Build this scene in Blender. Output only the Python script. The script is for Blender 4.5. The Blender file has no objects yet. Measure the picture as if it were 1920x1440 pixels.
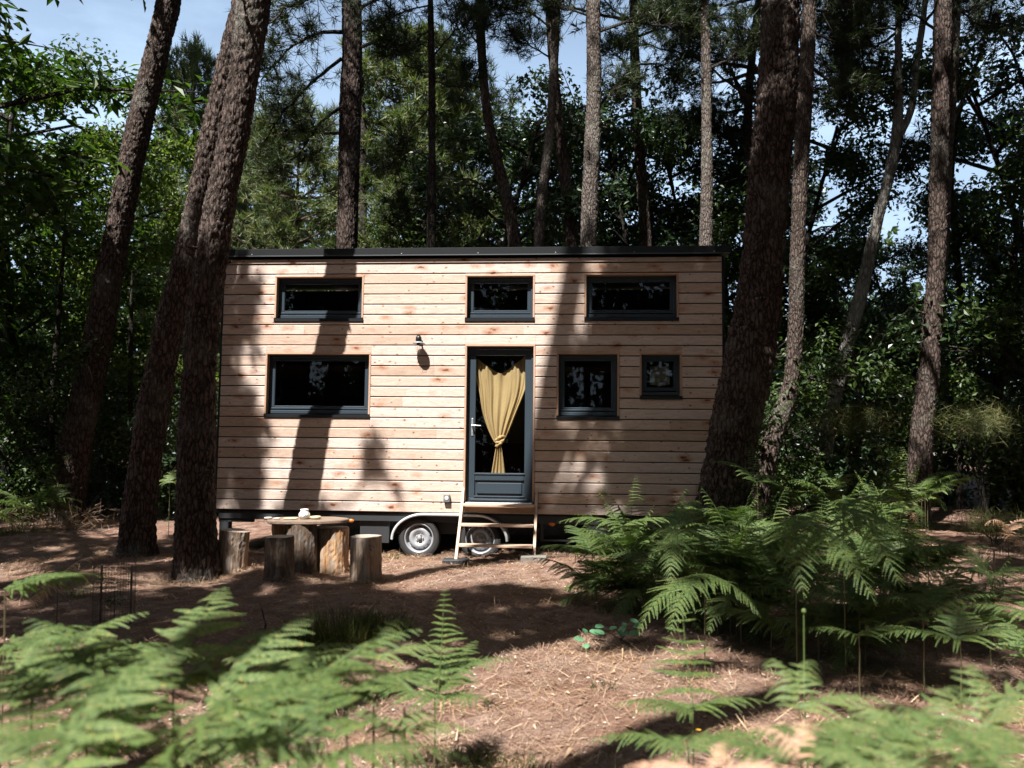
import bpy, math, numpy as np
from mathutils import Vector, Matrix, Euler
sc = bpy.context.scene
R = math.radians
# ------------------------------------------------------------------ camera, sky, sun, exposure
F_PX, HOR, CAMZ = 1600.0, 805.0, 1.67
PIT = math.atan((HOR - 720) / F_PX)
cam = bpy.data.cameras.new("camera"); camo = bpy.data.objects.new("camera", cam)
sc.collection.objects.link(camo); sc.camera = camo
camo.location = (0, 0, CAMZ); camo.rotation_euler = (math.pi / 2 + PIT, 0, 0)
cam.sensor_width = 36.0; cam.lens = 36.0 * F_PX / 1920.0
cam.clip_start = 0.05; cam.clip_end = 2000
cam.dof.use_dof = True; cam.dof.focus_distance = 11.2; cam.dof.aperture_fstop = 2.0

SUN = Vector((0.483, 0.9626, -1.85)).normalized()          # direction the light travels
world = bpy.data.worlds.new("World"); sc.world = world; world.use_nodes = True
nt = world.node_tree; nt.nodes.clear()
N = nt.nodes.new
sky = N('ShaderNodeTexSky'); sky.sky_type = 'NISHITA'; sky.sun_disc = False
sky.sun_elevation = math.asin(-SUN.z); sky.sun_rotation = math.atan2(-SUN.x, -SUN.y)
sky.air_density = 1.0; sky.dust_density = 2.2; sky.ozone_density = 1.2
tc = N('ShaderNodeTexCoord'); mp = N('ShaderNodeMapping'); mp.inputs['Scale'].default_value = (1.2, 1.2, 3.5)
cn = N('ShaderNodeTexNoise'); cn.inputs['Scale'].default_value = 2.1; cn.inputs['Detail'].default_value = 7; cn.inputs['Roughness'].default_value = .6
cr = N('ShaderNodeMapRange'); cr.inputs[1].default_value = .47; cr.inputs[2].default_value = .72; cr.inputs[3].default_value = .5; cr.inputs[4].default_value = .95
mx = N('ShaderNodeMixRGB'); mx.inputs[2].default_value = (6.6, 8.8, 11.6, 1)
bg = N('ShaderNodeBackground'); bg.inputs[1].default_value = 0.05
wo = N('ShaderNodeOutputWorld')
nt.links.new(tc.outputs['Generated'], mp.inputs[0]); nt.links.new(mp.outputs[0], cn.inputs[0])
sx = N('ShaderNodeSeparateXYZ'); nt.links.new(tc.outputs['Generated'], sx.inputs[0])   # haze and thin cloud low down, deep blue overhead
hz_ = N('ShaderNodeMapRange'); hz_.inputs[1].default_value = .36; hz_.inputs[2].default_value = .58; hz_.inputs[3].default_value = 1; hz_.inputs[4].default_value = .0; nt.links.new(sx.outputs[2], hz_.inputs[0])
mu = N('ShaderNodeMath'); mu.operation = 'MULTIPLY'; nt.links.new(cn.outputs[0], cr.inputs[0]); nt.links.new(cr.outputs[0], mu.inputs[0]); nt.links.new(hz_.outputs[0], mu.inputs[1]); nt.links.new(mu.outputs[0], mx.inputs[0])
nt.links.new(sky.outputs[0], mx.inputs[1]); nt.links.new(mx.outputs[0], bg.inputs[0]); nt.links.new(bg.outputs[0], wo.inputs[0])
sl = bpy.data.lights.new("sun", 'SUN'); sl.energy = 5.0; sl.angle = R(0.5); sl.color = (1, .965, .91)
so = bpy.data.objects.new("sun", sl); sc.collection.objects.link(so)
so.location = (-8, -16, 30); so.rotation_euler = SUN.to_track_quat('-Z', 'Y').to_euler()
sc.view_settings.view_transform = 'Standard'; sc.view_settings.look = 'None'
sc.view_settings.exposure = 1.4; sc.view_settings.gamma = 1
sc.render.engine = 'CYCLES'; cy = sc.cycles
cy.use_denoising = True; cy.max_bounces = 7; cy.diffuse_bounces = 1; cy.glossy_bounces = 3
cy.transmission_bounces = 4; cy.transparent_max_bounces = 10; cy.caustics_reflective = False; cy.caustics_refractive = False

# ------------------------------------------------------------------ helpers
C = sc.collection
CP, SP = math.cos(PIT), math.sin(PIT)
def at(px, py, d):                                         # a picture point at a given depth (metres along y)
    a = (px - 960) / F_PX; b = -(py - 720) / F_PX
    v = np.array([a, CP - b * SP, SP + b * CP])
    return np.array([0, 0, CAMZ]) + v * (d / v[1])
def sstep(x): x = np.clip(x, 0, 1); return x * x * (3 - 2 * x)
def gz(x, y):
    x = np.asarray(x, float); y = np.asarray(y, float)
    z = 4.6 * sstep((y - 19) / 18) * sstep((-x - 4.5) / 8)
    z = z + .035 * np.sin(x * 1.3 + 1) * np.cos(y * 1.1 + .5) + .02 * np.sin(x * 3.1 + y * 2.3) + .25 * sstep((y - 14) / 20) * np.sin(x * .35 + 2)
    z = z - .12 * np.exp(-((x + 3.75) ** 2 + (y - 10.05) ** 2) / .25)
    return z
class Buf:
    def __init__(s): s.v = []; s.t = []; s.q = []; s.n = 0
    def add(s, V, F):
        V = np.asarray(V, float).reshape(-1, 3); F = np.asarray(F, int)
        (s.t if F.shape[1] == 3 else s.q).append(F + s.n)
        s.v.append(V); s.n += len(V); return s
    def box(s, x0, x1, y0, y1, z0, z1, bev=0):
        if bev > 0:
            b = min(bev, (x1 - x0) * .45, (y1 - y0) * .45, (z1 - z0) * .45)
            V = []
            for (xa, xb, ya, yb, za, zb) in ((x0 + b, x1 - b, y0 + b, y1 - b, z0, z1), (x0 + b, x1 - b, y0, y1, z0 + b, z1 - b), (x0, x1, y0 + b, y1 - b, z0 + b, z1 - b)):
                V += [(x, y, z) for z in (za, zb) for y in (ya, yb) for x in (xa, xb)]
            # A: z faces 0-7, B: y faces 8-15, Cc: x faces 16-23
            i = lambda g, x, y, z: g * 8 + z * 4 + y * 2 + x
            Q = []
            for z in (0, 1): Q.append([i(0, 0, 0, z), i(0, 1, 0, z), i(0, 1, 1, z), i(0, 0, 1, z)])
            for y in (0, 1): Q.append([i(1, 0, y, 0), i(1, 1, y, 0), i(1, 1, y, 1), i(1, 0, y, 1)])
            for x in (0, 1): Q.append([i(2, x, 0, 0), i(2, x, 1, 0), i(2, x, 1, 1), i(2, x, 0, 1)])
            for y in (0, 1):
                for z in (0, 1): Q.append([i(0, 0, y, z), i(0, 1, y, z), i(1, 1, y, z), i(1, 0, y, z)])
            for x in (0, 1):
                for z in (0, 1): Q.append([i(0, x, 0, z), i(0, x, 1, z), i(2, x, 1, z), i(2, x, 0, z)])
            for x in (0, 1):
                for y in (0, 1): Q.append([i(1, x, y, 0), i(1, x, y, 1), i(2, x, y, 1), i(2, x, y, 0)])
            T = [[i(0, x, y, z), i(1, x, y, z), i(2, x, y, z)] for x in (0, 1) for y in (0, 1) for z in (0, 1)]
            n0 = s.n; s.add(V, Q); s.t.append(np.array(T) + n0); return s
        V = [(x, y, z) for z in (z0, z1) for y in (y0, y1) for x in (x0, x1)]
        return s.add(V, [[0, 2, 3, 1], [4, 5, 7, 6], [0, 1, 5, 4], [2, 6, 7, 3], [0, 4, 6, 2], [1, 3, 7, 5]])
    def tube(s, P, rad, sides=8, cap=True, mod=None):
        P = np.asarray(P, float); n = len(P); rad = np.broadcast_to(np.asarray(rad, float), (n,))
        T = np.gradient(P, axis=0); T /= np.linalg.norm(T, axis=1)[:, None] + 1e-12
        ref = np.array([0, 1., 0]) if abs(T[:, 1]).max() < .9 else (np.array([1., 0, 0]) if abs(T[:, 0]).max() < .95 else np.array([0, 0, 1.]))
        A = np.cross(T, ref); A /= np.linalg.norm(A, axis=1)[:, None] + 1e-12
        B = np.cross(T, A)
        th = np.arange(sides) * 2 * math.pi / sides
        rr = np.broadcast_to(rad[:, None], (n, sides)).copy()
        if mod is not None: rr = rr + mod
        V = P[:, None] + rr[..., None] * (np.cos(th)[None, :, None] * A[:, None] + np.sin(th)[None, :, None] * B[:, None])
        i = np.arange(n - 1)[:, None] * sides; j = np.arange(sides)[None]; k = (j + 1) % sides
        Q = np.stack([i + j, i + k, i + sides + k, i + sides + j], -1).reshape(-1, 4)
        n0 = s.n; s.add(V.reshape(-1, 3), Q)
        if cap:
            for e in (0, n - 1):
                c = s.n; s.v.append(P[e][None]); s.n += 1
                a = n0 + e * sides + np.arange(sides); b = n0 + e * sides + (np.arange(sides) + 1) % sides
                s.t.append(np.stack([a, b, np.full(sides, c)], -1))
        return s
    def lathe(s, prof, c=(0, 0, 0), axis='z', sides=32):
        prof = np.array(prof, float); th = np.arange(sides) * 2 * math.pi / sides; n = len(prof)
        r = prof[:, 0][:, None]; h = np.broadcast_to(prof[:, 1][:, None], (n, sides))
        a = r * np.cos(th); b = r * np.sin(th)
        V = np.stack([a, b, h], -1) if axis == 'z' else (np.stack([a, h, b], -1) if axis == 'y' else np.stack([h, a, b], -1))
        i = np.arange(n - 1)[:, None] * sides; j = np.arange(sides)[None]; k = (j + 1) % sides
        return s.add(V.reshape(-1, 3) + np.array(c), np.stack([i + j, i + k, i + sides + k, i + sides + j], -1).reshape(-1, 4))
    def mesh(s, name, mat, smooth=False):
        V = np.concatenate(s.v) if s.v else np.zeros((0, 3))
        t = np.concatenate(s.t) if s.t else np.zeros((0, 3), int); q = np.concatenate(s.q) if s.q else np.zeros((0, 4), int)
        m = bpy.data.meshes.new(name); m.vertices.add(len(V)); m.vertices.foreach_set('co', V.astype(np.float32).ravel())
        L = np.concatenate([t.ravel(), q.ravel()]).astype(np.int32); m.loops.add(len(L)); m.loops.foreach_set('vertex_index', L)
        m.polygons.add(len(t) + len(q))
        st = np.concatenate([np.arange(len(t)) * 3, len(t) * 3 + np.arange(len(q)) * 4]).astype(np.int32)
        m.polygons.foreach_set('loop_start', st)
        m.polygons.foreach_set('use_smooth', np.full(len(st), smooth))
        m.update(calc_edges=True); m.validate()
        for mm in (mat if isinstance(mat, (list, tuple)) else [mat]): m.materials.append(mm)
        return m
    def obj(s, name, mat, parent=None, smooth=False):
        return ob(name, s.mesh(name, mat, smooth), parent)
def ob(name, mesh, parent=None, loc=None, rot=None, scale=None):
    o = bpy.data.objects.new(name, mesh); C.objects.link(o)
    if parent is not None: o.parent = parent
    if loc is not None: o.location = loc
    if rot is not None: o.rotation_euler = rot
    if scale is not None: o.scale = (scale,) * 3 if np.isscalar(scale) else scale
    return o
def tag(o, label=None, cat=None, group=None, kind=None):
    if label: o['label'] = label
    if cat: o['category'] = cat
    if group: o['group'] = group
    if kind: o['kind'] = kind
    return o
def thing(name, label, cat, loc=(0, 0, 0), rz=0, group=None):
    o = bpy.data.objects.new(name, None); C.objects.link(o); o.empty_display_size = .2
    o.location = loc; o.rotation_euler = (0, 0, rz); return tag(o, label, cat, group)

# ------------------------------------------------------------------ materials
MATS = {}
class Sh:
    def __init__(s, name):
        s.m = bpy.data.materials.new(name); s.m.use_nodes = True; s.t = s.m.node_tree
        s.b = s.t.nodes['Principled BSDF']; s.o = s.t.nodes['Material Output']; MATS[name] = s.m
    def n(s, ty, ins=None, **kw):
        x = s.t.nodes.new(ty)
        for k, v in kw.items(): setattr(x, k, v)
        for k, v in (ins or {}).items():
            if isinstance(v, bpy.types.NodeSocket): s.t.links.new(v, x.inputs[k])
            else: x.inputs[k].default_value = v
        return x
    def l(s, a, b): s.t.links.new(a, b)
    def coord(s, scale=(1, 1, 1), kind='Object'):
        return s.n('ShaderNodeMapping', {0: s.n('ShaderNodeTexCoord').outputs[kind], 'Scale': scale}).outputs[0]
    def noise(s, sc_, det=4, vec=None, rough=.55): 
        i = {'Scale': sc_, 'Detail': det, 'Roughness': rough}
        if vec is not None: i['Vector'] = vec
        return s.n('ShaderNodeTexNoise', i).outputs['Fac']
    def ramp(s, fac, *stops):
        r = s.n('ShaderNodeValToRGB', {0: fac}); e = r.color_ramp.elements
        while len(e) < len(stops): e.new(.5)
        for k, (p, c) in enumerate(stops): e[k].position = p; e[k].color = (*c, 1) if len(c) == 3 else c
        return r.outputs[0]
    def mix(s, f, a, b, mode='MIX'):
        x = s.n('ShaderNodeMixRGB', blend_type=mode)
        for k, v in ((0, f), (1, a), (2, b)):
            if isinstance(v, bpy.types.NodeSocket): s.l(v, x.inputs[k])
            else: x.inputs[k].default_value = v if np.isscalar(v) else (*v, 1)
        return x.outputs[0]
    def mth(s, op, a, b=0):
        x = s.n('ShaderNodeMath', operation=op)
        for k, v in ((0, a), (1, b)):
            if isinstance(v, bpy.types.NodeSocket): s.l(v, x.inputs[k])
            else: x.inputs[k].default_value = v
        return x.outputs[0]
    def mr(s, v, a, b, c, d): return s.n('ShaderNodeMapRange', {0: v, 1: a, 2: b, 3: c, 4: d}).outputs[0]
    def bump(s, h, st=.5, dist=.01):
        s.l(s.n('ShaderNodeBump', {'Height': h, 'Strength': st, 'Distance': dist}).outputs[0], s.b.inputs['Normal'])
    def set(s, col=None, rough=.6, metal=0, spec=.5):
        if col is not None:
            if isinstance(col, bpy.types.NodeSocket): s.l(col, s.b.inputs['Base Color'])
            else: s.b.inputs['Base Color'].default_value = (*col, 1)
        if isinstance(rough, bpy.types.NodeSocket): s.l(rough, s.b.inputs['Roughness'])
        else: s.b.inputs['Roughness'].default_value = rough
        s.b.inputs['Metallic'].default_value = metal; s.b.inputs['Specular IOR Level'].default_value = spec
        return s.m
def plain(name, col, rough=.6, metal=0, spec=.5, var=.12, sc_=25):
    s = Sh(name); c = s.mix(s.noise(sc_, 5, s.coord()), [x * (1 - var) for x in col], [min(1, x * (1 + var)) for x in col])
    s.bump(s.noise(sc_ * 6, 3, s.coord()), .12, .003)
    return s.set(c, rough, metal, spec)
def leafmat(name, c0, c1, trans=.35, rough=.45, spec=.4, yellow=None):
    s = Sh(name); rnd = s.n('ShaderNodeNewGeometry').outputs['Random Per Island']
    st = [(0, c0), (.75, c1)] + ([(.9, c1), (1., yellow)] if yellow else [])
    c = s.ramp(rnd, *st)
    big = s.noise(.9, 3, s.coord()); c = s.mix(s.mr(big, .35, .7, 0, .55), c, s.mix(1, c, (1.5, 1.35, .8), 'MULTIPLY'))
    s.set(c, rough, 0, spec)
    tr = s.n('ShaderNodeBsdfTranslucent', {'Color': s.mix(1, c, (1.25, 1.5, .6), 'MULTIPLY')})
    mxs = s.n('ShaderNodeMixShader', {0: trans}); s.l(s.b.outputs[0], mxs.inputs[1]); s.l(tr.outputs[0], mxs.inputs[2]); s.l(mxs.outputs[0], s.o.inputs[0])
    return s.m
def barkmat(name, dark, light, sx=9., lichen=.25, lcol=(.30, .31, .27)):
    s = Sh(name); v = s.coord((sx, sx, sx * .28))
    wv = s.mix(.18, v, s.n('ShaderNodeTexNoise', {'Vector': v, 'Scale': 1.5, 'Detail': 4}).outputs['Color'], 'ADD')
    vo = s.n('ShaderNodeTexVoronoi', {'Vector': wv, 'Scale': 2.2}, feature='DISTANCE_TO_EDGE').outputs[0]
    pl = s.mr(vo, .02, .22, 0, 1); fine = s.noise(9, 8, v, .7)
    h = s.mth('ADD', pl, s.mth('MULTIPLY', fine, .9))
    c = s.mix(pl, dark, light); c = s.mix(s.mr(fine, .3, .7, .15, .95), [x * .45 for x in dark], c)
    big = s.noise(1.3, 5, s.coord()); c = s.mix(s.mr(big, .52, .7, 0, lichen), c, lcol)
    s.bump(h, .9, .015); return s.set(c, .85, 0, .25)

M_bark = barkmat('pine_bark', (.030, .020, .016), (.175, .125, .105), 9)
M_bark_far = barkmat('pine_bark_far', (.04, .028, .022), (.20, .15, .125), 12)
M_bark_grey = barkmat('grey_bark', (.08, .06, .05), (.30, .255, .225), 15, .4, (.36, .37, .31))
M_bark_pale = barkmat('pale_bark', (.2, .18, .16), (.46, .44, .40), 7, .6, (.5, .52, .47))
M_bark_dark = barkmat('dark_bark', (.022, .017, .014), (.085, .065, .052), 12)
M_twig = plain('twig_bark', (.09, .065, .05), .85, 0, .2, .3)
M_needle = leafmat('pine_needles', (.016, .030, .013), (.040, .058, .022), .18, .5, .35)
M_needle_l = leafmat('pine_needles_light', (.045, .072, .038), (.13, .16, .082), .32, .5, .35, (.24, .19, .10))
M_leaf = leafmat('oak_leaves', (.018, .036, .012), (.05, .085, .024), .32)
M_leaf_y = leafmat('birch_leaves', (.05, .09, .022), (.14, .19, .05), .4)
M_leaf_g = leafmat('holly_leaves', (.016, .034, .017), (.042, .074, .036), .2, .3, .6)
M_chest = leafmat('chestnut_leaves', (.018, .04, .010), (.06, .105, .02), .38)
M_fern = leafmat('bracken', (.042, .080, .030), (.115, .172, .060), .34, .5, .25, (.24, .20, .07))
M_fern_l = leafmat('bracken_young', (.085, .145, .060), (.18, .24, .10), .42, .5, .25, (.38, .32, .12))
M_fern_dead = leafmat('dead_bracken', (.42, .25, .19), (.60, .40, .32), .3, .7, .2)
M_fstem = plain('fern_stem', (.10, .085, .04), .6)
M_grass = leafmat('grass', (.03, .045, .018), (.085, .10, .04), .35, .5, .3, (.3, .22, .1))
M_litter = leafmat('dry_needles', (.15, .09, .062), (.40, .28, .215), .1, .7, .2)
M_twigs = leafmat('dry_twigs', (.20, .14, .10), (.46, .36, .28), .0, .8, .2)
def woodmat(name, base, dark, knots=True, grain_axis=0, rough=.62, grey=None):
    s = Sh(name); sc3 = [14, 14, 14]; sc3[grain_axis] = 1.1
    g = s.coord(sc3); wob = s.n('ShaderNodeTexNoise', {'Vector': s.coord((1.6, 5, 5)), 'Scale': 1.6, 'Detail': 3}).outputs['Color']
    v = s.mix(1.0, g, s.mix(1, wob, (1.6, 1.6, 2.6), 'MULTIPLY'), 'ADD')
    gr = s.noise(3.6, 7, v, .62); fine = s.noise(16, 4, v, .7)
    rnd = s.n('ShaderNodeNewGeometry').outputs['Random Per Island']
    c = s.ramp(gr, (.3, dark), (.62, base)); 
    c = s.mix(s.mr(fine, .35, .75, 0, .35), c, [x * .72 for x in base])
    c = s.mix(1, c, s.ramp(rnd, (0, (.78, .70, .62)), (.35, (.97, .90, .84)), (.7, (1.0, 1, 1)), (1, (1.04, 1.04, 1.05))), 'MULTIPLY')
    if knots:
        kv = s.n('ShaderNodeTexNoise', {'Vector': s.coord((1, 1, 1)), 'Scale': 9, 'Detail': 3}).outputs['Color']
        for sx, sz, th, halo, off in ((2.8, 6.5, .12, .36, 0), (8.5, 13, .09, .22, 7.3)):
            q = s.n('ShaderNodeMapping', {0: s.mix(.07, s.coord(), kv, 'ADD'), 'Scale': (sx, 0, sz), 'Location': (off, 0, off)}).outputs[0]
            d = s.n('ShaderNodeTexVoronoi', {'Vector': q, 'Scale': 1.0, 'Randomness': 1.0}).outputs['Distance']
            sel = s.n('ShaderNodeTexVoronoi', {'Vector': q, 'Scale': 1.0}).outputs['Color']
            sx_ = s.n('ShaderNodeSeparateColor', {0: sel}).outputs[0]
            on = s.mth('GREATER_THAN', sx_, .30)
            hm = s.mth('MULTIPLY', s.mr(d, th, halo, .8, 0), on)
            hm = s.mth('MULTIPLY', hm, s.mr(s.noise(30, 3, s.coord()), .3, .55, .45, 1))
            c = s.mix(hm, c, (.36, .155, .08))
            c = s.mix(s.mth('MULTIPLY', s.mr(d, th * .6, th * 1.15, .95, 0), on), c, (.12, .045, .025))
    if grey: c = s.mix(s.mr(s.noise(1.7, 5, s.coord()), .4, .65, 0, .8), c, grey)
    s.bump(s.mth('ADD', gr, s.mth('MULTIPLY', fine, .5)), .25, .004)
    return s.set(c, rough, 0, .3)
M_clad = woodmat('larch_cladding', (.64, .53, .47), (.45, .35, .29))
M_trim = woodmat('larch_trim', (.50, .33, .235), (.40, .24, .16), False)
M_step = woodmat('step_timber', (.58, .44, .34), (.44, .31, .23), False)
M_tabletop = woodmat('shade_darkened_slab', (.27, .20, .155), (.12, .085, .06), False)  # tone darkened: the trunk's shade over the table is put into the colour
def logmat(name, lt, dk, grey):
    s = Sh(name); v = s.coord((16, 16, 1.6)); a = s.noise(2, 7, v, .65); b = s.noise(7, 5, s.coord((3, 3, 1)))
    c = s.ramp(a, (.32, dk), (.6, lt)); c = s.mix(s.mr(b, .45, .62, 0, .8), c, grey)
    s.bump(a, .8, .02); return s.set(c, .8, 0, .2)
M_log = logmat('stripped_log', (.44, .33, .245), (.13, .075, .045), (.40, .35, .31))
M_log_o = logmat('orange_log', (.50, .30, .16), (.20, .085, .03), (.42, .34, .27))
M_log_d = logmat('dark_log', (.16, .105, .07), (.04, .025, .018), (.2, .17, .15))  # darker log copy; shade on the stool and table leg is put into colour
def endgrain():
    s = Sh('end_grain'); p = s.n('ShaderNodeVectorMath', {0: s.coord()}, operation='LENGTH').outputs['Value']
    r = s.n('ShaderNodeMath', {0: s.mth('MULTIPLY', s.mth('ADD', p, s.mth('MULTIPLY', s.noise(5, 3, s.coord()), .04)), 420.)}, operation='SINE').outputs[0]
    return s.set(s.mix(s.mr(r, -1, 1, 0, 1), (.30, .25, .2), (.46, .40, .34)), .85)
M_end = endgrain()
M_anth = plain('anthracite_paint', (.034, .048, .062), .32, 0, .5, .06)
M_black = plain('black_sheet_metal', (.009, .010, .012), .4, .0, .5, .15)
M_galv = plain('galvanised_steel', (.55, .57, .59), .42, .25, .5, .1, 8)
M_alu = plain('aluminium', (.6, .62, .64), .35, .7, .5, .05)
M_rim = plain('silver_rim_paint', (.36, .375, .40), .38, .25, .5, .05)
M_tyre = plain('tyre_rubber', (.035, .034, .034), .75, 0, .3, .2)
M_dark = plain('dark_frame_paint', (.03, .033, .037), .6, 0, .4, .2)
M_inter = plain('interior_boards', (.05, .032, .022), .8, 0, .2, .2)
M_orange = plain('amber_plastic', (.55, .16, .02), .25, 0, .6, .05)
M_white = Sh('white_ceramic').set((.8, .8, .79), .3)
M_yell = plain('straw_dish', (.55, .47, .27), .6)
M_conc = plain('concrete_paver', (.17, .155, .14), .9)
M_stone = plain('pale_stones', (.5, .45, .4), .9, 0, .2, .3)
M_plast = plain('grey_plastic', (.13, .14, .15), .5)
M_cord = plain('cotton_cord', (.55, .52, .42), .9)
M_wire = plain('rusty_wire', (.06, .045, .035), .7)
M_flower = plain('yellow_petals', (.80, .45, .03), .6)
M_round = plain('round_leaves', (.10, .24, .12), .5, 0, .4, .15)
def glassm(name, tint, refl):
    s = Sh(name); s.t.nodes.remove(s.b)
    tr = s.n('ShaderNodeBsdfTransparent', {'Color': (*tint, 1)}); gl = s.n('ShaderNodeBsdfGlossy', {'Color': (.9, .92, .95, 1), 'Roughness': .015})
    fc = s.n('ShaderNodeLayerWeight', {'Blend': .5}).outputs['Facing']; f = s.mth('ADD', .03, s.mth('MULTIPLY', s.mth('POWER', fc, 5.0), .9))
    m = s.n('ShaderNodeMixShader', {0: f}); s.l(tr.outputs[0], m.inputs[1]); s.l(gl.outputs[0], m.inputs[2]); s.l(m.outputs[0], s.o.inputs[0]); return s.m
M_glass = glassm('window_glass', (.85, .88, .87), 1.5)
M_bulb = glassm('bulb_glass', (.95, .93, .9), 1.45)
def clothm():
    s = Sh('ochre_cloth'); c = s.mix(s.noise(4, 4, s.coord()), (.52, .355, .165), (.64, .46, .24)); s.set(c, .85, 0, .15)
    s.bump(s.noise(400, 2, s.coord()), .15, .001)
    t = s.n('ShaderNodeBsdfTranslucent', {'Color': (.75, .5, .24, 1)}); m = s.n('ShaderNodeMixShader', {0: .25})
    s.l(s.b.outputs[0], m.inputs[1]); s.l(t.outputs[0], m.inputs[2]); s.l(m.outputs[0], s.o.inputs[0]); return s.m
M_cloth = clothm()
def groundm():
    s = Sh('pine_litter_ground'); v = s.coord()
    big = s.noise(.55, 6, v, .6); mid = s.noise(4.5, 7, v, .7)
    st = s.noise(70, 4, s.coord((1, .35, 1)), .75); st2 = s.noise(85, 4, s.coord((.35, 1, 1)), .75)
    c = s.ramp(mid, (.28, (.08, .042, .03)), (.45, (.25, .155, .118)), (.62, (.43, .32, .265)), (.8, (.54, .43, .37)))
    c = s.mix(s.mr(big, .42, .62, 0, .55), c, (.32, .19, .135))
    c = s.mix(s.mr(s.noise(2.3, 4, s.coord()), .55, .7, 0, .55), c, (.27, .235, .195))
    c = s.mix(s.mr(st, .3, .72, .0, .75), s.mix(1, c, (.60, .52, .48), 'MULTIPLY'), c)
    c = s.mix(s.mr(st2, .56, .75, 0, .5), c, (.50, .35, .27))
    gm = s.mr(s.n('ShaderNodeSeparateXYZ', {0: v}).outputs[2], .5, 1.6, 0, 1)
    c = s.mix(gm, c, s.mix(mid, (.10, .13, .04), (.26, .27, .11)))
    s.bump(s.mth('ADD', s.mth('ADD', st, st2), s.mth('MULTIPLY', mid, 2.5)), .8, .03)
    return s.set(c, .9, 0, .15)
M_ground = groundm()

# ------------------------------------------------------------------ ground
def axis_steps(a, b, st, far, k=1.16):
    m = list(np.arange(a, b, st)); s_ = st; x = b
    while x < far: m.append(x); s_ *= k; x += s_
    m.append(far); return m
ys = np.array(axis_steps(-3, 14, .07, 420, 1.10)); ys = np.concatenate([[-60, -30, -15, -8, -5], ys])
xr = np.array(axis_steps(0, 7.5, .07, 300, 1.11)); xs = np.concatenate([-xr[:0:-1], xr])
X, Y = np.meshgrid(xs, ys)
rg = np.random.default_rng(5)
Z = gz(X, Y) + np.where((abs(X) < 9) & (Y < 15), rg.normal(0, .006, X.shape), 0)
nx, ny = len(xs), len(ys)
i = (np.arange(ny - 1)[:, None] * nx + np.arange(nx - 1)[None]).ravel()
g = Buf().add(np.stack([X, Y, Z], -1).reshape(-1, 3), np.stack([i, i + 1, i + nx + 1, i + nx], -1)).obj('ground', M_ground, None, True)
tag(g, 'brown forest floor of dry pine needles around the cabin', 'ground', kind='structure')

# ------------------------------------------------------------------ tiny house on its trailer
L, H = 6.8066, 3.4559
yaw, roll, lean = R(-4.4332), R(.504), R(-1.4485)
Rm = Matrix.Rotation(yaw, 4, 'Z') @ Matrix.Rotation(roll, 4, 'Y') @ Matrix.Rotation(lean, 4, 'X')
ZB = .60                                                       # local height of the cladding's lower edge
O_bl = Vector((-4.0305, 11.7207, .5825))
HM = Matrix.Translation(O_bl) @ Rm @ Matrix.Translation((0, 0, -ZB))
house = thing('tiny_house', 'pale larch clad tiny house on a two axle trailer with black roof edge', 'tiny house')
house.matrix_world = HM
def hp(x, y, z): return HM @ Vector((x, y, z))                # z above local ground (cladding starts at ZB)
OP = {  # outer rectangle of each opening, metres above the cladding's lower edge
 'w1': (.724, 1.975, 2.584, 3.22), 'w2': (3.376, 4.323, 2.585, 3.221), 'w3': (4.989, 6.243, 2.588, 3.23),
 'w4': (.625, 2.098, 1.263, 2.151), 'w5': (4.623, 5.458, 1.265, 2.163), 'w6': (5.723, 6.282, 1.54, 2.158), 'd': (3.386, 4.338, .13, 2.265)}
PITCH = .1408; rw = np.random.default_rng(11)
cb = Buf()
def board(x0, x1, z0, z1):
    y = -.021
    prof = np.array([(.0, z0), (y + .004, z0), (y, z0 + .004), (y, z1 - .010), (y + .008, z1 - .001), (.0, z1)])
    m = len(prof); V = [(x, p[0], p[1]) for x in (x0, x1) for p in prof]
    cb.add(V, [[k, (k + 1) % m, m + (k + 1) % m, m + k] for k in range(m)])
    for o_ in (0, m): cb.q.append(np.array([[o_, o_ + 1, o_ + 2, o_ + 3], [o_ + 0, o_ + 3, o_ + 4, o_ + 5]]) + cb.n - 2 * m)
k = 0; z = 0.0
while z < H - .02:
    z1 = min(z + PITCH, H); iv = [(0.0, L)]
    for (a, b, c_, d_) in OP.values():
        if c_ < z1 - .004 and d_ > z + .004:
            # split this row where only part of its height is cut away
            iv = [s_ for (p, q) in iv for s_ in (((p, min(q, a)), (max(p, b), q)) if a < q and b > p else ((p, q),)) if s_[1] - s_[0] > .01]
            if z < c_ - .012: board(a + .0007, b - .0007, ZB + z + .004, ZB + c_)
            if z1 > d_ + .012: board(a + .0007, b - .0007, ZB + d_, ZB + z1 - .004)
    for (p, q) in iv:
        cuts = [p]; x = p + rw.uniform(.4, 2.8)
        while x < q - .35: cuts.append(x); x += rw.uniform(.8, 2.6)
        cuts.append(q)
        for a, b in zip(cuts[:-1], cuts[1:]): board(a + .0006, b - .0006, ZB + z + .007, ZB + z1 - .006)
    z += PITCH
cb.obj('cladding', M_clad, house)
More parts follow.
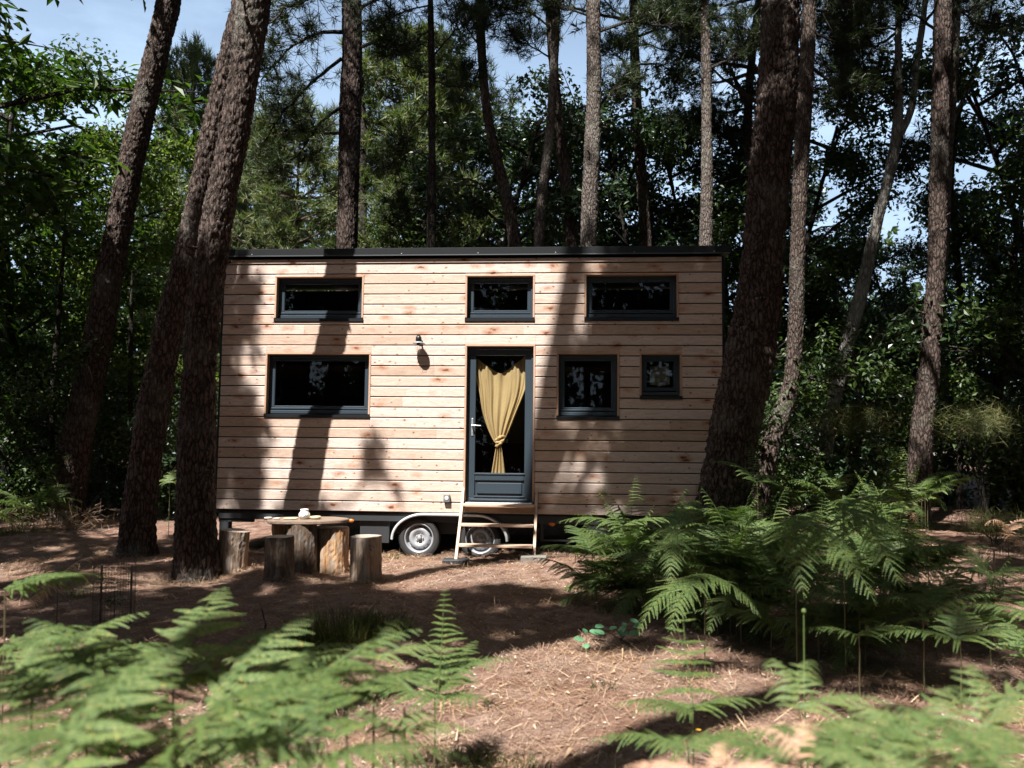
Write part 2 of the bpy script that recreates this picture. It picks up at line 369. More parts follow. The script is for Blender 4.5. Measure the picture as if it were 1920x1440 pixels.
# dark backing wall with real openings, side walls, floor, back wall, interior
DEP = 2.42
xb = sorted({0, L, *[v for o_ in OP.values() for v in o_[:2]]}); zb = sorted({0, H, *[v for o_ in OP.values() for v in o_[2:]]})
bw = Buf()
for a, b in zip(xb[:-1], xb[1:]):
    for c_, d_ in zip(zb[:-1], zb[1:]):
        mxx, mzz = (a + b) / 2, (c_ + d_) / 2
        if any(o_[0] < mxx < o_[1] and o_[2] < mzz < o_[3] for o_ in OP.values()): continue
        for yy in (.002, .14): bw.add([(a, yy, ZB + c_), (b, yy, ZB + c_), (b, yy, ZB + d_), (a, yy, ZB + d_)], [[0, 1, 2, 3]])
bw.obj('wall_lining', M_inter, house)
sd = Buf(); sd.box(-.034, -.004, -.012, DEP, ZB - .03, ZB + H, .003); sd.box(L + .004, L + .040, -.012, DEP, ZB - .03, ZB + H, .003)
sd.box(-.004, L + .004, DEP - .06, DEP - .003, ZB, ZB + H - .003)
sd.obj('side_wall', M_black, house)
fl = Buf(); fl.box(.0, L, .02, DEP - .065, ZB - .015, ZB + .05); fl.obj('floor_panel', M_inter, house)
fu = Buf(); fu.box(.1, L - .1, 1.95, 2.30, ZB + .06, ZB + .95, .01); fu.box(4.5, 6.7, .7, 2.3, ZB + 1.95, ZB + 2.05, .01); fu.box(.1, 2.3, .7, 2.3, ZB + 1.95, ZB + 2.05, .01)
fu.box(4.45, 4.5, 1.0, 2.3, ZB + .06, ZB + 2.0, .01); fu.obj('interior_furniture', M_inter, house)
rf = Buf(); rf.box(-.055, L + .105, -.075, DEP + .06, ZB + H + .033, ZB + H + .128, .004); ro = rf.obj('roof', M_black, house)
dr = Buf(); dr.box(-.058, L + .108, -.084, -.0765, ZB + H + .020, ZB + H + .034); dr.obj('drip_edge', plain('edge_metal', (.12, .13, .14), .35, .4), ro)
sc_ = Buf(); [sc_.lathe([(0, -.004), (.006, -.003), (.006, 0)], (x, -.0765, ZB + H + .05), 'y', 8) for x in np.arange(.4, 6.8, 1.05)]; sc_.obj('screw', M_galv, ro)

def window(key, sash=True):
    a, b, c_, d_ = OP[key]; c_ += ZB; d_ += ZB
    w = thing('window', None, None); w.parent = house
    t = .026; s_ = .045
    tr = Buf(); tr.box(a + .001, a + t, -.030, .139, c_ + s_, d_ - t - .001, .003); tr.box(b - t, b - .001, -.030, .139, c_ + s_, d_ - t - .001, .003)
    tr.box(a + .001, b - .001, -.0315, .139, d_ - t, d_ - .001, .003); tr.obj('trim', M_trim, w)
    si = Buf(); si.add([(x, y, z) for x in (a - .001, b + .001) for (y, z) in ((-.036, c_ - .004), (-.036, c_ + .036), (.14, c_ + .050), (.14, c_ - .004))],
                       [[0, 1, 5, 4], [1, 2, 6, 5], [2, 3, 7, 6], [3, 0, 4, 7], [0, 3, 2, 1], [4, 5, 6, 7]]); si.obj('sill', M_black, w)
    x0, x1, z0, z1 = a + t + .001, b - t - .001, c_ + .051, d_ - t - .001
    f = Buf(); fw = .034
    f.box(x0, x1, .062, .13, z0, z0 + .048, .005); f.box(x0, x1, .062, .13, z1 - fw, z1, .004)
    f.box(x0, x0 + fw, .0625, .13, z0 + .048, z1 - fw, .004); f.box(x1 - fw, x1, .0625, .13, z0 + .048, z1 - fw, .004); f.obj('frame', M_anth, w)
    x0 += fw - .006; x1 -= fw - .006; z0 += .060; z1 -= fw - .006; sw = .052
    q = Buf(); q.box(x0, x1, .070, .125, z0, z0 + .028, .006); q.box(x0 + .02, x1 - .02, .084, .124, z0 + .0285, z0 + .050, .006)
    q.box(x0, x1, .078, .125, z1 - sw, z1, .006)
    q.box(x0, x0 + sw, .0785, .124, z0 + .029, z1 - sw, .008); q.box(x1 - sw, x1, .0785, .124, z0 + .029, z1 - sw, .008); q.obj('sash', M_anth, w)
    gl = Buf(); gl.add([(x0 + .02, .105, z0 + .03), (x1 - .02, .105, z0 + .03), (x1 - .02, .105, z1 - .02), (x0 + .02, .105, z1 - .02)], [[0, 1, 2, 3]]); gl.obj('pane', M_glass, w)
    return w
for k_ in ('w1', 'w2', 'w3', 'w4', 'w5', 'w6'): window(k_)
# door
a, b, c_, d_ = OP['d']; c_ += ZB; d_ += ZB
dt = Buf(); t = .026
dt.box(a + .001, a + t, -.030, .139, c_ + .02, d_ - t - .001, .003); dt.box(b - t, b - .001, -.030, .139, c_ + .02, d_ - t - .001, .003); dt.box(a + .001, b - .001, -.0315, .139, d_ - t, d_ - .001, .003)
dt.obj('door_trim', M_trim, house)
th = Buf(); th.box(a + t + .001, b - t - .001, -.045, .13, c_ - .012, c_ + .018, .004); th.obj('threshold', M_alu, house)
x0, x1, z0, z1 = a + t + .001, b - t - .001, c_ + .018, d_ - t - .001
df = Buf(); df.box(x0, x0 + .034, .056, .13, z0, z1 - .034, .004); df.box(x1 - .034, x1, .056, .13, z0, z1 - .034, .004); df.box(x0, x1, .0555, .13, z1 - .034, z1, .004); df.obj('door_frame', M_anth, house)
x0 += .030; x1 -= .030; z0 += .004; z1 -= .030
dl = Buf(); sw = .085; zp0, zp1 = z0 + .085, z0 + .285; zg = z0 + .385
dl.box(x0, x0 + sw, .068, .125, z0 + .06, z1 - .085, .006); dl.box(x1 - sw, x1, .068, .125, z0 + .06, z1 - .085, .006); dl.box(x0, x1, .0685, .125, z1 - .085, z1, .006)
dl.box(x0, x1, .0675, .125, z0, z0 + .062, .006); dl.box(x0 + .02, x1 - .03, .045, .068, z0 + .018, z0 + .040, .006)
dl.box(x0 + sw, x1 - sw, .0695, .125, zp1, zg, .006); dl.box(x0 + sw - .01, x1 - sw + .01, .058, .07, zg - .022, zg - .002, .004); dl.box(x0 + sw - .01, x1 - sw + .01, .058, .07, zp0 - .025, zp0 - .006, .004)
dl.box(x0 + sw, x1 - sw, .092, .12, zp0 - .026, zp1); dl.box(x0 + sw + .03, x1 - sw - .03, .074, .093, zp0 + .02, zp1 - .03, .012)
door = dl.obj('door', M_anth, house)
gl = Buf(); gl.add([(x0 + sw - .01, .105, zg - .005), (x1 - sw + .01, .105, zg - .005), (x1 - sw + .01, .105, z1 - .08), (x0 + sw - .01, .105, z1 - .08)], [[0, 1, 2, 3]]); gl.obj('pane', M_glass, door)
hd = Buf(); hz = z0 + 1.02; hx = x0 + .045
hd.box(hx - .014, hx + .014, .056, .068, hz - .14, hz + .10, .006); hd.tube([(hx, .06, hz), (hx, .01, hz)], .009, 10); hd.tube([(hx - .004, .012, hz), (hx + .05, .010, hz), (hx + .12, .016, hz - .004)], [.010, .009, .007], 10); hd.lathe([(0, -.004), (.009, -.004), (.009, 0)], (hx, .056, hz - .09), 'y', 10)
hd.obj('handle', M_alu, door)
# curtain, tied in a knot
def curtain():
    nu, nv = 90, 120; xm = (x0 + x1) / 2 - .01; ztop = z1 - .05; zk = z0 + .80; zend = zg - .01
    u = np.linspace(-1, 1, nu)[None]; v = np.linspace(0, 1, nv)[:, None]
    hw = .335 * (1 - v ** 1.15) ** .8 + .045 + .03 * np.sin(v * math.pi) * (v < 1)
    sag = .27 * (1 - abs(u) ** 1.25) * (1 - v) ** 1.2
    x = xm + np.minimum(hw, .36) * u * (1 - .04 * np.sin(v * 9 + u * 2)) + .012 * np.sin(v * 5); zz = ztop - (ztop - zk) * v ** .95 - sag - .02 * abs(u)
    zz = np.maximum(zz, zk - .004 * (1 - v))
    yy = .150 + .024 * np.sin(u * 17 + 1.5 * v) * (.35 + .65 * v) * (1 - .35 * v) + .040 * np.sin((sag * 34) + 6 * v) * (1 - abs(u)) ** .6 * (1 - v) + .012 * np.sin(u * 41 + v * 7) * abs(u)
    yy = yy * (1 - .0 * v) + 0 * u
    V = np.stack([x + 0 * v, yy, zz + 0 * u], -1)
    i = (np.arange(nv - 1)[:, None] * nu + np.arange(nu - 1)[None]).ravel(); Q = np.stack([i, i + 1, i + nu + 1, i + nu], -1)
    B = Buf().add(V.reshape(-1, 3), Q)
    nv2 = 50; v = np.linspace(0, 1, nv2)[:, None]
    hw = .028 + .065 * v ** .8 + 0 * u
    V = np.stack([xm - .012 + hw * u, .15 + .018 * np.sin(u * 11 + 2 * v) + 0 * v, zk - .02 - (zk - .02 - zend) * v + 0 * u], -1)
    i = (np.arange(nv2 - 1)[:, None] * nu + np.arange(nu - 1)[None]).ravel(); B.add(V.reshape(-1, 3), np.stack([i, i + 1, i + nu + 1, i + nu], -1))
    K = Buf(); th = np.linspace(0, 2 * math.pi, 40)
    for ph, rr, dz in ((0, .052, .02), (1.2, .046, -.02), (2.4, .05, .045)):
        P = np.stack([xm + rr * np.cos(th), .155 + .03 * np.sin(th), zk + dz + .022 * np.sin(th + ph) + .5 * .03 * np.cos(th)], -1)
        K.tube(P, .021 + .004 * np.sin(th * 5 + ph), 12, False)
    e = thing('curtain', 'ochre cloth curtain gathered and knotted behind the glass of the door', 'curtain')
    e.matrix_world = HM @ Matrix.Translation((xm, .2, zend))
    inv = Matrix.Translation((-xm, -.2, -zend))
    for nm, bf in (('fabric', B), ('knot', K)):
        me = bf.mesh(nm, M_cloth, True); me.transform(inv); ob(nm, me, e)
curtain()
# macrame in the small window
def macrame():
    a, b, c_, d_ = OP['w6']; cx = (a + b) / 2; zt = ZB + d_ - .17; hw = .125
    e = thing('macrame_hanging', 'pale knotted string hanging behind the smallest window', 'wall hanging'); e.matrix_world = HM @ Matrix.Translation((cx, .16, zt))
    rd = Buf(); rd.tube([(-.17, 0, -.004), (0, 0, .004), (.17, 0, .002)], .006, 8); rd.tube([(-.15, 0, .002), (0, 0, .07), (.15, 0, .006)], .0022, 6); rd.obj('rod', M_twig, e)
    s_ = Buf()
    for k in range(22):
        x = -hw + 2 * hw * k / 21; dp = .10 + .03 * abs(math.sin(k)) 
        s_.tube([(x, 0, 0), (x + .01 * (-1) ** k, .003, -.03), (x, 0, -.06), (x + .003 * math.sin(k), 0, -.27 + .03 * abs(x) / hw)], .0032, 5)
    for r_ in range(3):
        for k in range(10):
            x = -hw + 2 * hw * (k + .5 * (r_ % 2)) / 10; s_.tube([(x, -.004, -.03 - r_ * .025), (x + .0125, -.004, -.055 - r_ * .025), (x + .025, -.004, -.03 - r_ * .025)], .003, 5)
    s_.obj('string', M_cord, e)
macrame()
# wall lamp and socket
lx, lz = 2.770, ZB + 2.315
lp = Buf(); th = np.linspace(0, math.pi, 14)
lp.lathe([(0, -.012), (.035, -.012), (.038, 0)], (lx, -.021, lz - .02), 'y', 20)
lp.tube(np.stack([0 * th + lx, -.03 - .055 * (1 - np.cos(th)), lz + .01 + .035 * np.sin(th)], -1), .012, 10)
lp.lathe([(0, .055), (.022, .052), (.036, .036), (.040, .012), (.040, -.03), (.036, -.032)], (lx, -.14, lz - .0), 'z', 24)
lamp = lp.obj('wall_lamp', M_black, house, True)
s_ = Buf(); s_.lathe([(.036, .0), (.05, -.006), (.085, -.022), (.083, -.026), (.045, -.012), (.03, -.008)], (lx, -.14, lz - .028), 'z', 28); s_.obj('lamp_shade', plain('enamel_shade', (.28, .30, .32), .35), lamp, True)
s_ = Buf(); s_.lathe([(.026, 0), (.026, -.035), (.0, -.035)], (lx, -.14, lz - .045), 'z', 16); s_.obj('bulb_holder', M_black, lamp, True)
s_ = Buf(); s_.lathe([(.012, 0), (.026, -.03), (.030, -.055), (.02, -.082), (0, -.09)], (lx, -.14, lz - .08), 'z', 20); s_.obj('bulb', M_bulb, lamp, True)
s_ = Buf()
for k in range(6):
    a_ = k * math.pi / 3; c1, s1 = math.cos(a_), math.sin(a_)
    s_.tube([(lx + .028 * c1, -.14 + .028 * s1, lz - .06), (lx + .05 * c1, -.14 + .05 * s1, lz - .10), (lx + .05 * c1, -.14 + .05 * s1, lz - .15), (lx + .02 * c1, -.14 + .02 * s1, lz - .19)], .0014, 4)
s_.obj('bulb_cage', M_galv, lamp)
s_ = Buf(); s_.box(3.132, 3.216, -.075, -.0215, ZB + .145, ZB + .245, .006); sk = s_.obj('power_inlet', M_plast, house)
s_ = Buf(); s_.lathe([(0, -.006), (.026, -.006), (.030, 0)], (3.174, -.075, ZB + .20), 'y', 20); s_.obj('inlet_cover', M_galv, sk)
# trailer
ch = Buf(); ch.box(.02, L - .02, .015, .075, ZB - .125, ZB - .018, .004); ch.box(.02, L - .02, DEP - .08, DEP - .02, ZB - .125, ZB - .018, .004)
for x in np.arange(.3, 6.8, .62): ch.box(x, x + .05, .076, DEP - .081, ZB - .11, ZB - .035)
ch.box(1.98, 2.38, .06, .10, ZB - .42, ZB - .126, .004); ch.box(2.4, 4.05, .22, .30, ZB - .30, ZB - .126, .004); ch.box(5.02, 5.42, .03, .28, ZB - .40, ZB - .126, .004)
ch.box(4.42, 5.02, .05, .09, ZB - .355, ZB - .33); ch.box(4.42, 4.46, .05, .09, ZB - .35, ZB - .126)
ch.box(.03, .16, .03, .16, ZB - .42, ZB - .126, .004); ch.box(.02, .5, .03, .10, ZB - .17, ZB - .126); ch.box(6.5, 6.63, .03, .16, ZB - .5, ZB - .126, .004)
ch.tube([(2.8, .15, .262), (2.8, DEP - .15, .262)], .035, 10); ch.tube([(3.62, .15, .262), (3.62, DEP - .15, .262)], .035, 10)
chassis = ch.obj('chassis', plain('primer_grey', (.026, .028, .031), .6), house)
for x in (.92, 1.868, 4.575, 6.3):
    s_ = Buf(); V = [(r_ * 1.9, y) for r_, y in ((.0, -.016), (.014, -.015), (.022, -.006), (.024, 0))]
    s_.lathe(V, (0, 0, 0), 'y', 20); me = s_.mesh('marker_light', M_orange, True); me.transform(Matrix.Translation((x, -.004, ZB - .125)) @ Matrix.Diagonal((1, 1, .55, 1))); ob('marker_light', me, house)
def wheel(cx, cyy, cz, side):
    s_ = Buf(); R0 = .268
    s_.lathe([(.195, -.083), (.215, -.093), (.245, -.092), (.258, -.085), (R0 - .004, -.074), (R0, -.06), (R0, -.022), (R0 - .006, -.019), (R0 - .006, -.014), (R0, -.011), (R0, .011), (R0 - .006, .014), (R0 - .006, .019), (R0, .022), (R0, .06), (.258, .085), (.22, .092), (.19, .083)], (0, 0, 0), 'y', 64)
    for k in range(60):
        a_ = k * math.pi / 30
        for yy in (-.07, .07):
            m = Matrix.Rotation(a_, 4, 'Y'); vs = [m @ Vector((x_, y_, z_)) for z_ in (R0 - .012, R0 + .004) for y_ in (yy - .022, yy + .012) for x_ in (-.007, .007)]
            s_.add([tuple(v_) for v_ in vs], [[0, 2, 3, 1], [4, 5, 7, 6], [0, 1, 5, 4], [2, 6, 7, 3], [0, 4, 6, 2], [1, 3, 7, 5]])
    ty = s_.obj('tyre', M_tyre, None, False)
    r_ = Buf(); r_.lathe([(.196, -.083), (.190, -.088), (.183, -.083), (.180, -.04), (.160, -.012), (.150, -.012), (.135, -.052), (.110, -.058), (.085, -.050), (.070, -.032), (.062, -.030)], (0, 0, 0), 'y', 48)
    r_.lathe([(.062, -.030), (.0, -.030)], (0, 0, 0), 'y', 48); r_.lathe([(.0, -.072), (.024, -.072), (.028, -.066), (.028, -.03)], (0, 0, 0), 'y', 20)
    rm = r_.obj('rim', M_rim, None, True)
    h_ = Buf()
    for k in range(5):
        a_ = k * 2 * math.pi / 5 + .3; h_.lathe([(0, -.056), (.008, -.056), (.009, -.05), (.009, -.03)], (.045 * math.sin(a_), 0, .045 * math.cos(a_)), 'y', 6)
    lugs = h_.obj('wheel_bolt', M_galv, None)
    ho = Buf()
    for k in range(14):
        a_ = k * 2 * math.pi / 14; ho.lathe([(0, -.042), (.009, -.042), (.011, -.02)], (.141 * math.sin(a_), 0, .141 * math.cos(a_)), 'y', 10)
    holes = ho.obj('vent_hole', M_dark, None)
    w = thing('wheel', None, None); w.parent = house; w.location = (cx, cyy, cz)
    if side: w.rotation_euler = (0, 0, math.pi)
    for o_ in (ty, rm, lugs, holes): o_.parent = w
    return w
for cx in (2.800, 3.622):
    wheel(cx, .075, .262, 0); wheel(cx, DEP - .09, .262, 1)
# mudguard: flat top, rounded ends
fp = []
for a_ in np.linspace(0, math.pi / 2, 16): fp.append((2.425 + .44 * (1 - math.sin(math.pi / 2 - a_)), ZB - .355 + .352 * math.sin(a_)))
for a_ in np.linspace(math.pi / 2, 0, 16): fp.append((4.005 - .44 * (1 - math.sin(math.pi / 2 - a_)), ZB - .355 + .352 * math.sin(a_)))
fp = np.array(fp); dx = np.gradient(fp, axis=0); dx /= np.linalg.norm(dx, axis=1)[:, None]; nr = np.stack([dx[:, 1], -dx[:, 0]], -1)
ou, inn = fp, fp + nr * .004; inn2 = fp + nr * .036
for yA, yB in ((-.075, .20), (DEP - .26, DEP + .02)):
    fb = Buf(); n_ = len(fp)
    rows = [(ou, yB), (ou, yA + .02), (fp + nr * .006, yA + .004), (fp + nr * .012, yA), (inn2, yA), (inn2, yA + .004), (fp + nr * .012, yA + .006), (inn, yB)]
    V = np.concatenate([np.stack([p[:, 0], np.full(n_, y), p[:, 1]], -1) for p, y in rows])
    Q = [[r_ * n_ + k, r_ * n_ + k + 1, (r_ + 1) * n_ + k + 1, (r_ + 1) * n_ + k] for r_ in range(len(rows) - 1) for k in range(n_ - 1)]
    fb.add(V, Q); fb.obj('mudguard', M_galv, house, True)
# boarded steps
st = thing('wooden_steps', 'open larch steps of three treads leaning against the door threshold', 'steps')
st.matrix_world = HM @ Matrix.Translation((3.86, -.35, 0))
def SL(B): B.v = [v_ - np.array([3.86, -.35, 0]) for v_ in B.v]; return B
for xx in (3.372, 4.352):
    s_ = Buf(); w_ = .034
    pts = [(-.115, .93), (-.023, .93), (-.023, .80), (-.50, .045), (-.66, .045)] if False else [(-.024, .955), (-.030, .72), (-.565, .035), (-.665, .035), (-.085, .80)]
    V = [(x_, y_, z_) for x_ in (xx, xx + w_) for (y_, z_) in pts]; n_ = len(pts)
    s_.add(V, [[k, (k + 1) % n_, n_ + (k + 1) % n_, n_ + k] for k in range(n_)]); s_.t.append(np.array([[0, 1, 4], [1, 2, 4], [2, 3, 4], [5, 6, 9], [6, 7, 9], [7, 8, 9]])); SL(s_).obj('stringer', M_step, st)
for (yy, zz) in ((-.185, ZB + .138), (-.375, ZB - .104), (-.555, ZB - .345)):
    s_ = Buf(); s_.box(3.408, 4.350, yy - .085, yy + .10, zz - .030, zz, .004); SL(s_).obj('tread', M_step, st)
s_ = Buf(); s_.box(3.408, 4.350, -.060, -.036, ZB + .02, ZB + .105, .003); SL(s_).obj('back_rail', M_trim, st)
for (p, l_, col) in (((3.389, -.62), 'dark paving block under the left foot of the steps', M_dark), ((4.369, -.62), 'grey concrete block under the right foot of the steps', M_conc)):
    q = HM @ Vector((p[0], p[1], 0)); s_ = Buf(); s_.box(-.16, .16, -.10, .10, -.04, .055, .008)
    o_ = s_.obj('paving_block', col); o_.location = (q.x, q.y, float(gz(q.x, q.y)) + .0); o_.rotation_euler = (0, 0, -.05); tag(o_, l_, 'block')

# ------------------------------------------------------------------ log furniture
def logmesh(r0, r1, h, seed, mat, tilt=0, knot=None, sides=40):
    rg = np.random.default_rng(seed); n = 16; zz = np.linspace(-.05, h, n); th = np.arange(sides) * 2 * math.pi / sides
    ph = rg.uniform(0, 6.28, 6)
    md = sum(.006 * np.sin((k + 2) * th + ph[k])[None] * np.ones((n, 1)) for k in range(3)) + .004 * np.sin(14 * th + 3 * zz[:, None] * 3 + ph[3]) + rg.normal(0, .0016, (n, sides))
    P = np.stack([tilt * zz, 0 * zz, zz], -1); rad = r0 + (r1 - r0) * (zz / h) + .012 * np.exp(-zz / .06)
    B = Buf().tube(P, rad, sides, True, md)
    if knot:
        a_, hz_ = knot; dv = np.array([math.cos(a_), math.sin(a_), .25]); p = np.array([0, 0, hz_]) + dv * (r0 * .85); B.tube([p, p + dv * .06], [.035, .018], 10)
    me = B.mesh('log', [mat, M_end]); ncap = 0
    for pl in me.polygons:
        if pl.center.z > h - .004 and pl.normal.z > .6: pl.material_index = 1
    return me
logs = [  # px, base depth, r bottom, r top, height, tilt, mat, label, name
 (438, 10.35, .182, .168, .485, .10, M_log, 'greyish log stool leaning to one side, leftmost of the stools', 'log_stool', 1),
 (528, 9.45, .155, .150, .475, 0, M_log_d, 'bark covered log stool coloured dark for its shade, nearest to the camera', 'log_stool', 2),
 (628, 10.35, .182, .180, .535, 0, M_log_o, 'reddish log stool with a pale cut top just right of the slab table', 'log_stool', 3),
 (688, 9.62, .170, .165, .50, 0, M_log, 'log stool with a knot stub on its side, rightmost of the stools', 'log_stool', 4)]
for px, d, r0, r1, h, tl, mt, lb, nm, sd_ in logs:
    x = (px - 960) / F_PX * d; o_ = ob(nm, logmesh(r0, r1, h, sd_, mt, tl, (-1.0, .34) if sd_ == 4 else None), None, (x, d, float(gz(x, d)))); tag(o_, lb, 'stool', 'log stools around the slab table')
    o_.rotation_euler = (0, 0, 0)
TD = 10.3; tx = (577 - 960) / F_PX * TD; TZ = .60
tb = thing('log_table', 'low rustic table of a split log slab on two upright logs', 'table', (tx, TD, float(gz(tx, TD))))
zt = TZ - tb.location.z
for dx_, dy_, r_, mt, sd_ in ((-.325, .22, .148, M_log_o, 7), (-.03, -.10, .172, M_log_d, 8)):
    me = logmesh(r_ * 1.05, r_, zt - .045, sd_, mt); o_ = ob('leg', me, tb, (dx_, dy_, 0))
th = np.arange(48) * 2 * math.pi / 48; rg = np.random.default_rng(3)
rx = .49 * (1 + .03 * np.sin(3 * th + 1) + .02 * np.sin(7 * th)); ry = .265 * (1 + .05 * np.sin(2 * th) + .03 * np.sin(5 * th + 2))
ring = np.stack([np.sign(np.cos(th)) * abs(np.cos(th)) ** .8 * rx, np.sin(th) * ry, 0 * th], -1)
s_ = Buf(); rows = [ring * [.93, .9, 1] + [0, 0, zt - .05], ring + [0, 0, zt - .035], ring * [1.0, 1, 1] + [0, 0, zt - .012], ring * [.985, .98, 1] + [0, 0, zt]]
V = np.concatenate(rows); s_.add(V, [[r_ * 48 + k, r_ * 48 + (k + 1) % 48, (r_ + 1) * 48 + (k + 1) % 48, (r_ + 1) * 48 + k] for r_ in range(3) for k in range(48)])
for e_, z_ in ((0, zt - .05), (3, zt)): c0 = s_.n; s_.v.append(np.array([[0, 0, z_]])); s_.n += 1; s_.t.append(np.array([[e_ * 48 + k, e_ * 48 + (k + 1) % 48, c0] for k in range(48)]))
s_.obj('tabletop', M_tabletop, tb)
jx = (574.5 - 960) / F_PX * TD
j = thing('lantern_jar', 'white ceramic jar lantern with dark line pattern standing on the log table', 'jar', (jx, TD - .03, TZ + .001))
s_ = Buf(); s_.lathe([(0, 0), (.038, 0), (.052, .01), (.068, .040), (.066, .062), (.046, .092), (.044, .104), (.050, .114), (.046, .117), (.040, .113), (.038, .100), (.06, .06), (.05, .012), (0, .008)], (0, 0, 0), 'z', 36); s_.obj('pot', M_white, j, True)
s_ = Buf()
for k, (a0, a1, z0_, z1_) in enumerate(((-2.3, -1.3, .015, .085), (-1.0, -.4, .03, .08), (-1.6, -1.0, .02, .06))):
    tt = np.linspace(0, 1, 10); a_ = a0 + (a1 - a0) * tt; z_ = z0_ + (z1_ - z0_) * tt
    rr = np.interp(z_, [0, .01, .04, .062, .092], [.038, .052, .068, .066, .046]) + .001
    s_.tube(np.stack([rr * np.cos(a_), rr * np.sin(a_), z_], -1), .0016, 5)
s_.obj('line_pattern', M_black, j)
for px, w_, hh, mt, lb, nm, ct in ((596, .062, .034, M_yell, 'shallow straw coloured dish right of the white jar', 'dish', 'dish'), (550, .085, .014, M_yell, 'flat pale wooden saucer left of the white jar', 'saucer', 'saucer'), (508, .045, .022, M_stone, 'small pale tea light holder at the left end of the log table', 'candle_holder', 'candle holder'), (524, .04, .014, M_stone, 'little pale shell lying near the left end of the log table', 'shell', 'shell')):
    s_ = Buf(); s_.lathe([(0, 0), (w_ * .8, 0), (w_, hh * .5), (w_, hh), (w_ * .9, hh), (w_ * .8, hh * .4), (0, hh * .35)], (0, 0, 0), 'z', 26); o_ = s_.obj(nm, mt, None, True); o_.location = ((px - 960) / F_PX * TD, TD - .05, TZ + .001); tag(o_, lb, ct)

# ------------------------------------------------------------------ trees
def vor_bark(theta, zc, rad, cw, chh, seed):
    nc = max(6, int(round(2 * math.pi * rad / cw))); u = theta / (2 * math.pi) * nc; v = zc / chh
    iu = np.floor(u).astype(int); iv = np.floor(v).astype(int); rg = np.random.default_rng(seed)
    J = rg.random((nc, 512, 2)); f1 = np.full(u.shape, 9.); f2 = np.full(u.shape, 9.)
    for a_ in (-1, 0, 1):
        for b_ in (-1, 0, 1):
            cu = iu + a_; cv = iv + b_; jj = J[cu % nc, cv % 512]
            dd = np.hypot(u - (cu + jj[..., 0]), v - (cv + jj[..., 1])); n1 = np.minimum(f1, dd); f2 = np.minimum(f2, np.maximum(f1, dd)); f1 = n1
    return np.clip((f2 - f1) / .35, 0, 1)
def trunk_buf(pts, detail=1, seed=0, flare=.0, depth=.016, B=None, cw=.032, chh=.10):
    """pts: list of (x,y,z,r) from the foot up"""
    pts = np.array(pts, float); seg = np.linalg.norm(np.diff(pts[:, :3], axis=0), axis=1); s0 = np.concatenate([[0], np.cumsum(seg)])
    step = {0: .5, 1: .12, 2: .028}[detail]; sides = {0: 10, 1: 28, 2: 84}[detail]
    n = max(6, int(s0[-1] / step)); s = np.linspace(0, s0[-1], n)
    # smooth resample (catmull-like by repeated averaging)
    Q = np.stack([np.interp(s, s0, pts[:, k]) for k in range(4)], -1)
    w = max(1, int(.6 / step))
    if n > 3 * w:
        ker = np.hanning(2 * w + 3)[1:-1]; ker /= ker.sum()
        for k in range(4):
            pad = len(ker) // 2; ext = np.concatenate([2 * Q[0, k] - Q[pad:0:-1, k], Q[:, k], 2 * Q[-1, k] - Q[-2:-pad - 2:-1, k]]); Q[:, k] = np.convolve(ext, ker, 'valid')
    rg = np.random.default_rng(seed + 50)
    rad = np.maximum(Q[:, 3], .01) * (1 + .03 * np.sin(s * 1.9 + rg.uniform(0, 6)) + .02 * np.sin(s * 5.1 + rg.uniform(0, 6)))
    th = np.arange(sides) * 2 * math.pi / sides; md = None
    T_, S_ = np.meshgrid(th, s)
    md = .03 * rad[:, None] * (np.sin(2 * T_ + S_ * .5 + rg.uniform(0, 6)) + .7 * np.sin(3 * T_ - S_ * .9 + rg.uniform(0, 6)))
    if flare: md = md + (flare * np.exp(-S_ / .28)) * (1 + .45 * np.sin(5 * T_ + rg.uniform(0, 6)))
    if detail == 2:
        wob = .10 * np.sin(S_ * 5 + 3 * np.sin(T_ * 2)) + .07 * np.sin(S_ * 17 + 5 * np.sin(T_ * 3 + S_)) + .5 * np.sin(S_ * .6); b1 = vor_bark((T_ + wob) % (2 * math.pi), S_, rad.mean(), cw, chh, seed); b2 = vor_bark((T_ + wob) % (2 * math.pi), S_, rad.mean(), cw * .45, chh * .3, seed + 9)
        md = md + depth * (b1 - .6) + depth * .45 * (b2 - .5) + depth * .8 * (vor_bark((T_ + wob * 1.5) % (2 * math.pi), S_, rad.mean(), cw * 2.6, chh * 3.2, seed + 5) - .6) + rg.normal(0, depth * .12, md.shape)
    elif detail == 1:
        b1 = vor_bark(T_, S_, rad.mean(), .07, .2, seed); md = md + .008 * (b1 - .5)
    B = B or Buf(); B.tube(Q[:, :3], rad, sides, True, md); return B
def pxtrunk(rows, d, zbase=None, top=None, dd=0):
    """rows: (px, py, width px) from the foot up at depth d; 'top' adds metres above the frame"""
    P = []
    for k, (px, py, w) in enumerate(rows):
        p = at(px, py, d + dd * k); P.append((p[0], p[1], p[2], w / F_PX * d / 2))
    x, y, z, r = P[0]; g0 = float(gz(x, y)) - .12
    if z > g0 + .15:
        a = np.array(P[0]); b = np.array(P[1]); t = min(1.5, (z - g0) / max(.3, b[2] - a[2])); e = a + (a - b) * t; P.insert(0, (e[0], y, g0, r * 1.08))
    else: P[0] = (x, y, g0, r)
    if top:
        a = np.array(P[-2][:3]); b = np.array(P[-1][:3]); dv = (b - a) / np.linalg.norm(b - a); dv = dv * .6 + np.array([0, 0, .4]); dv /= np.linalg.norm(dv)
        r = P[-1][3]
        for k in (1, 2, 3, 4): q = b + dv * top * k / 4; P.append((q[0], q[1], q[2], r * (1 - .2 * k)))
    return P
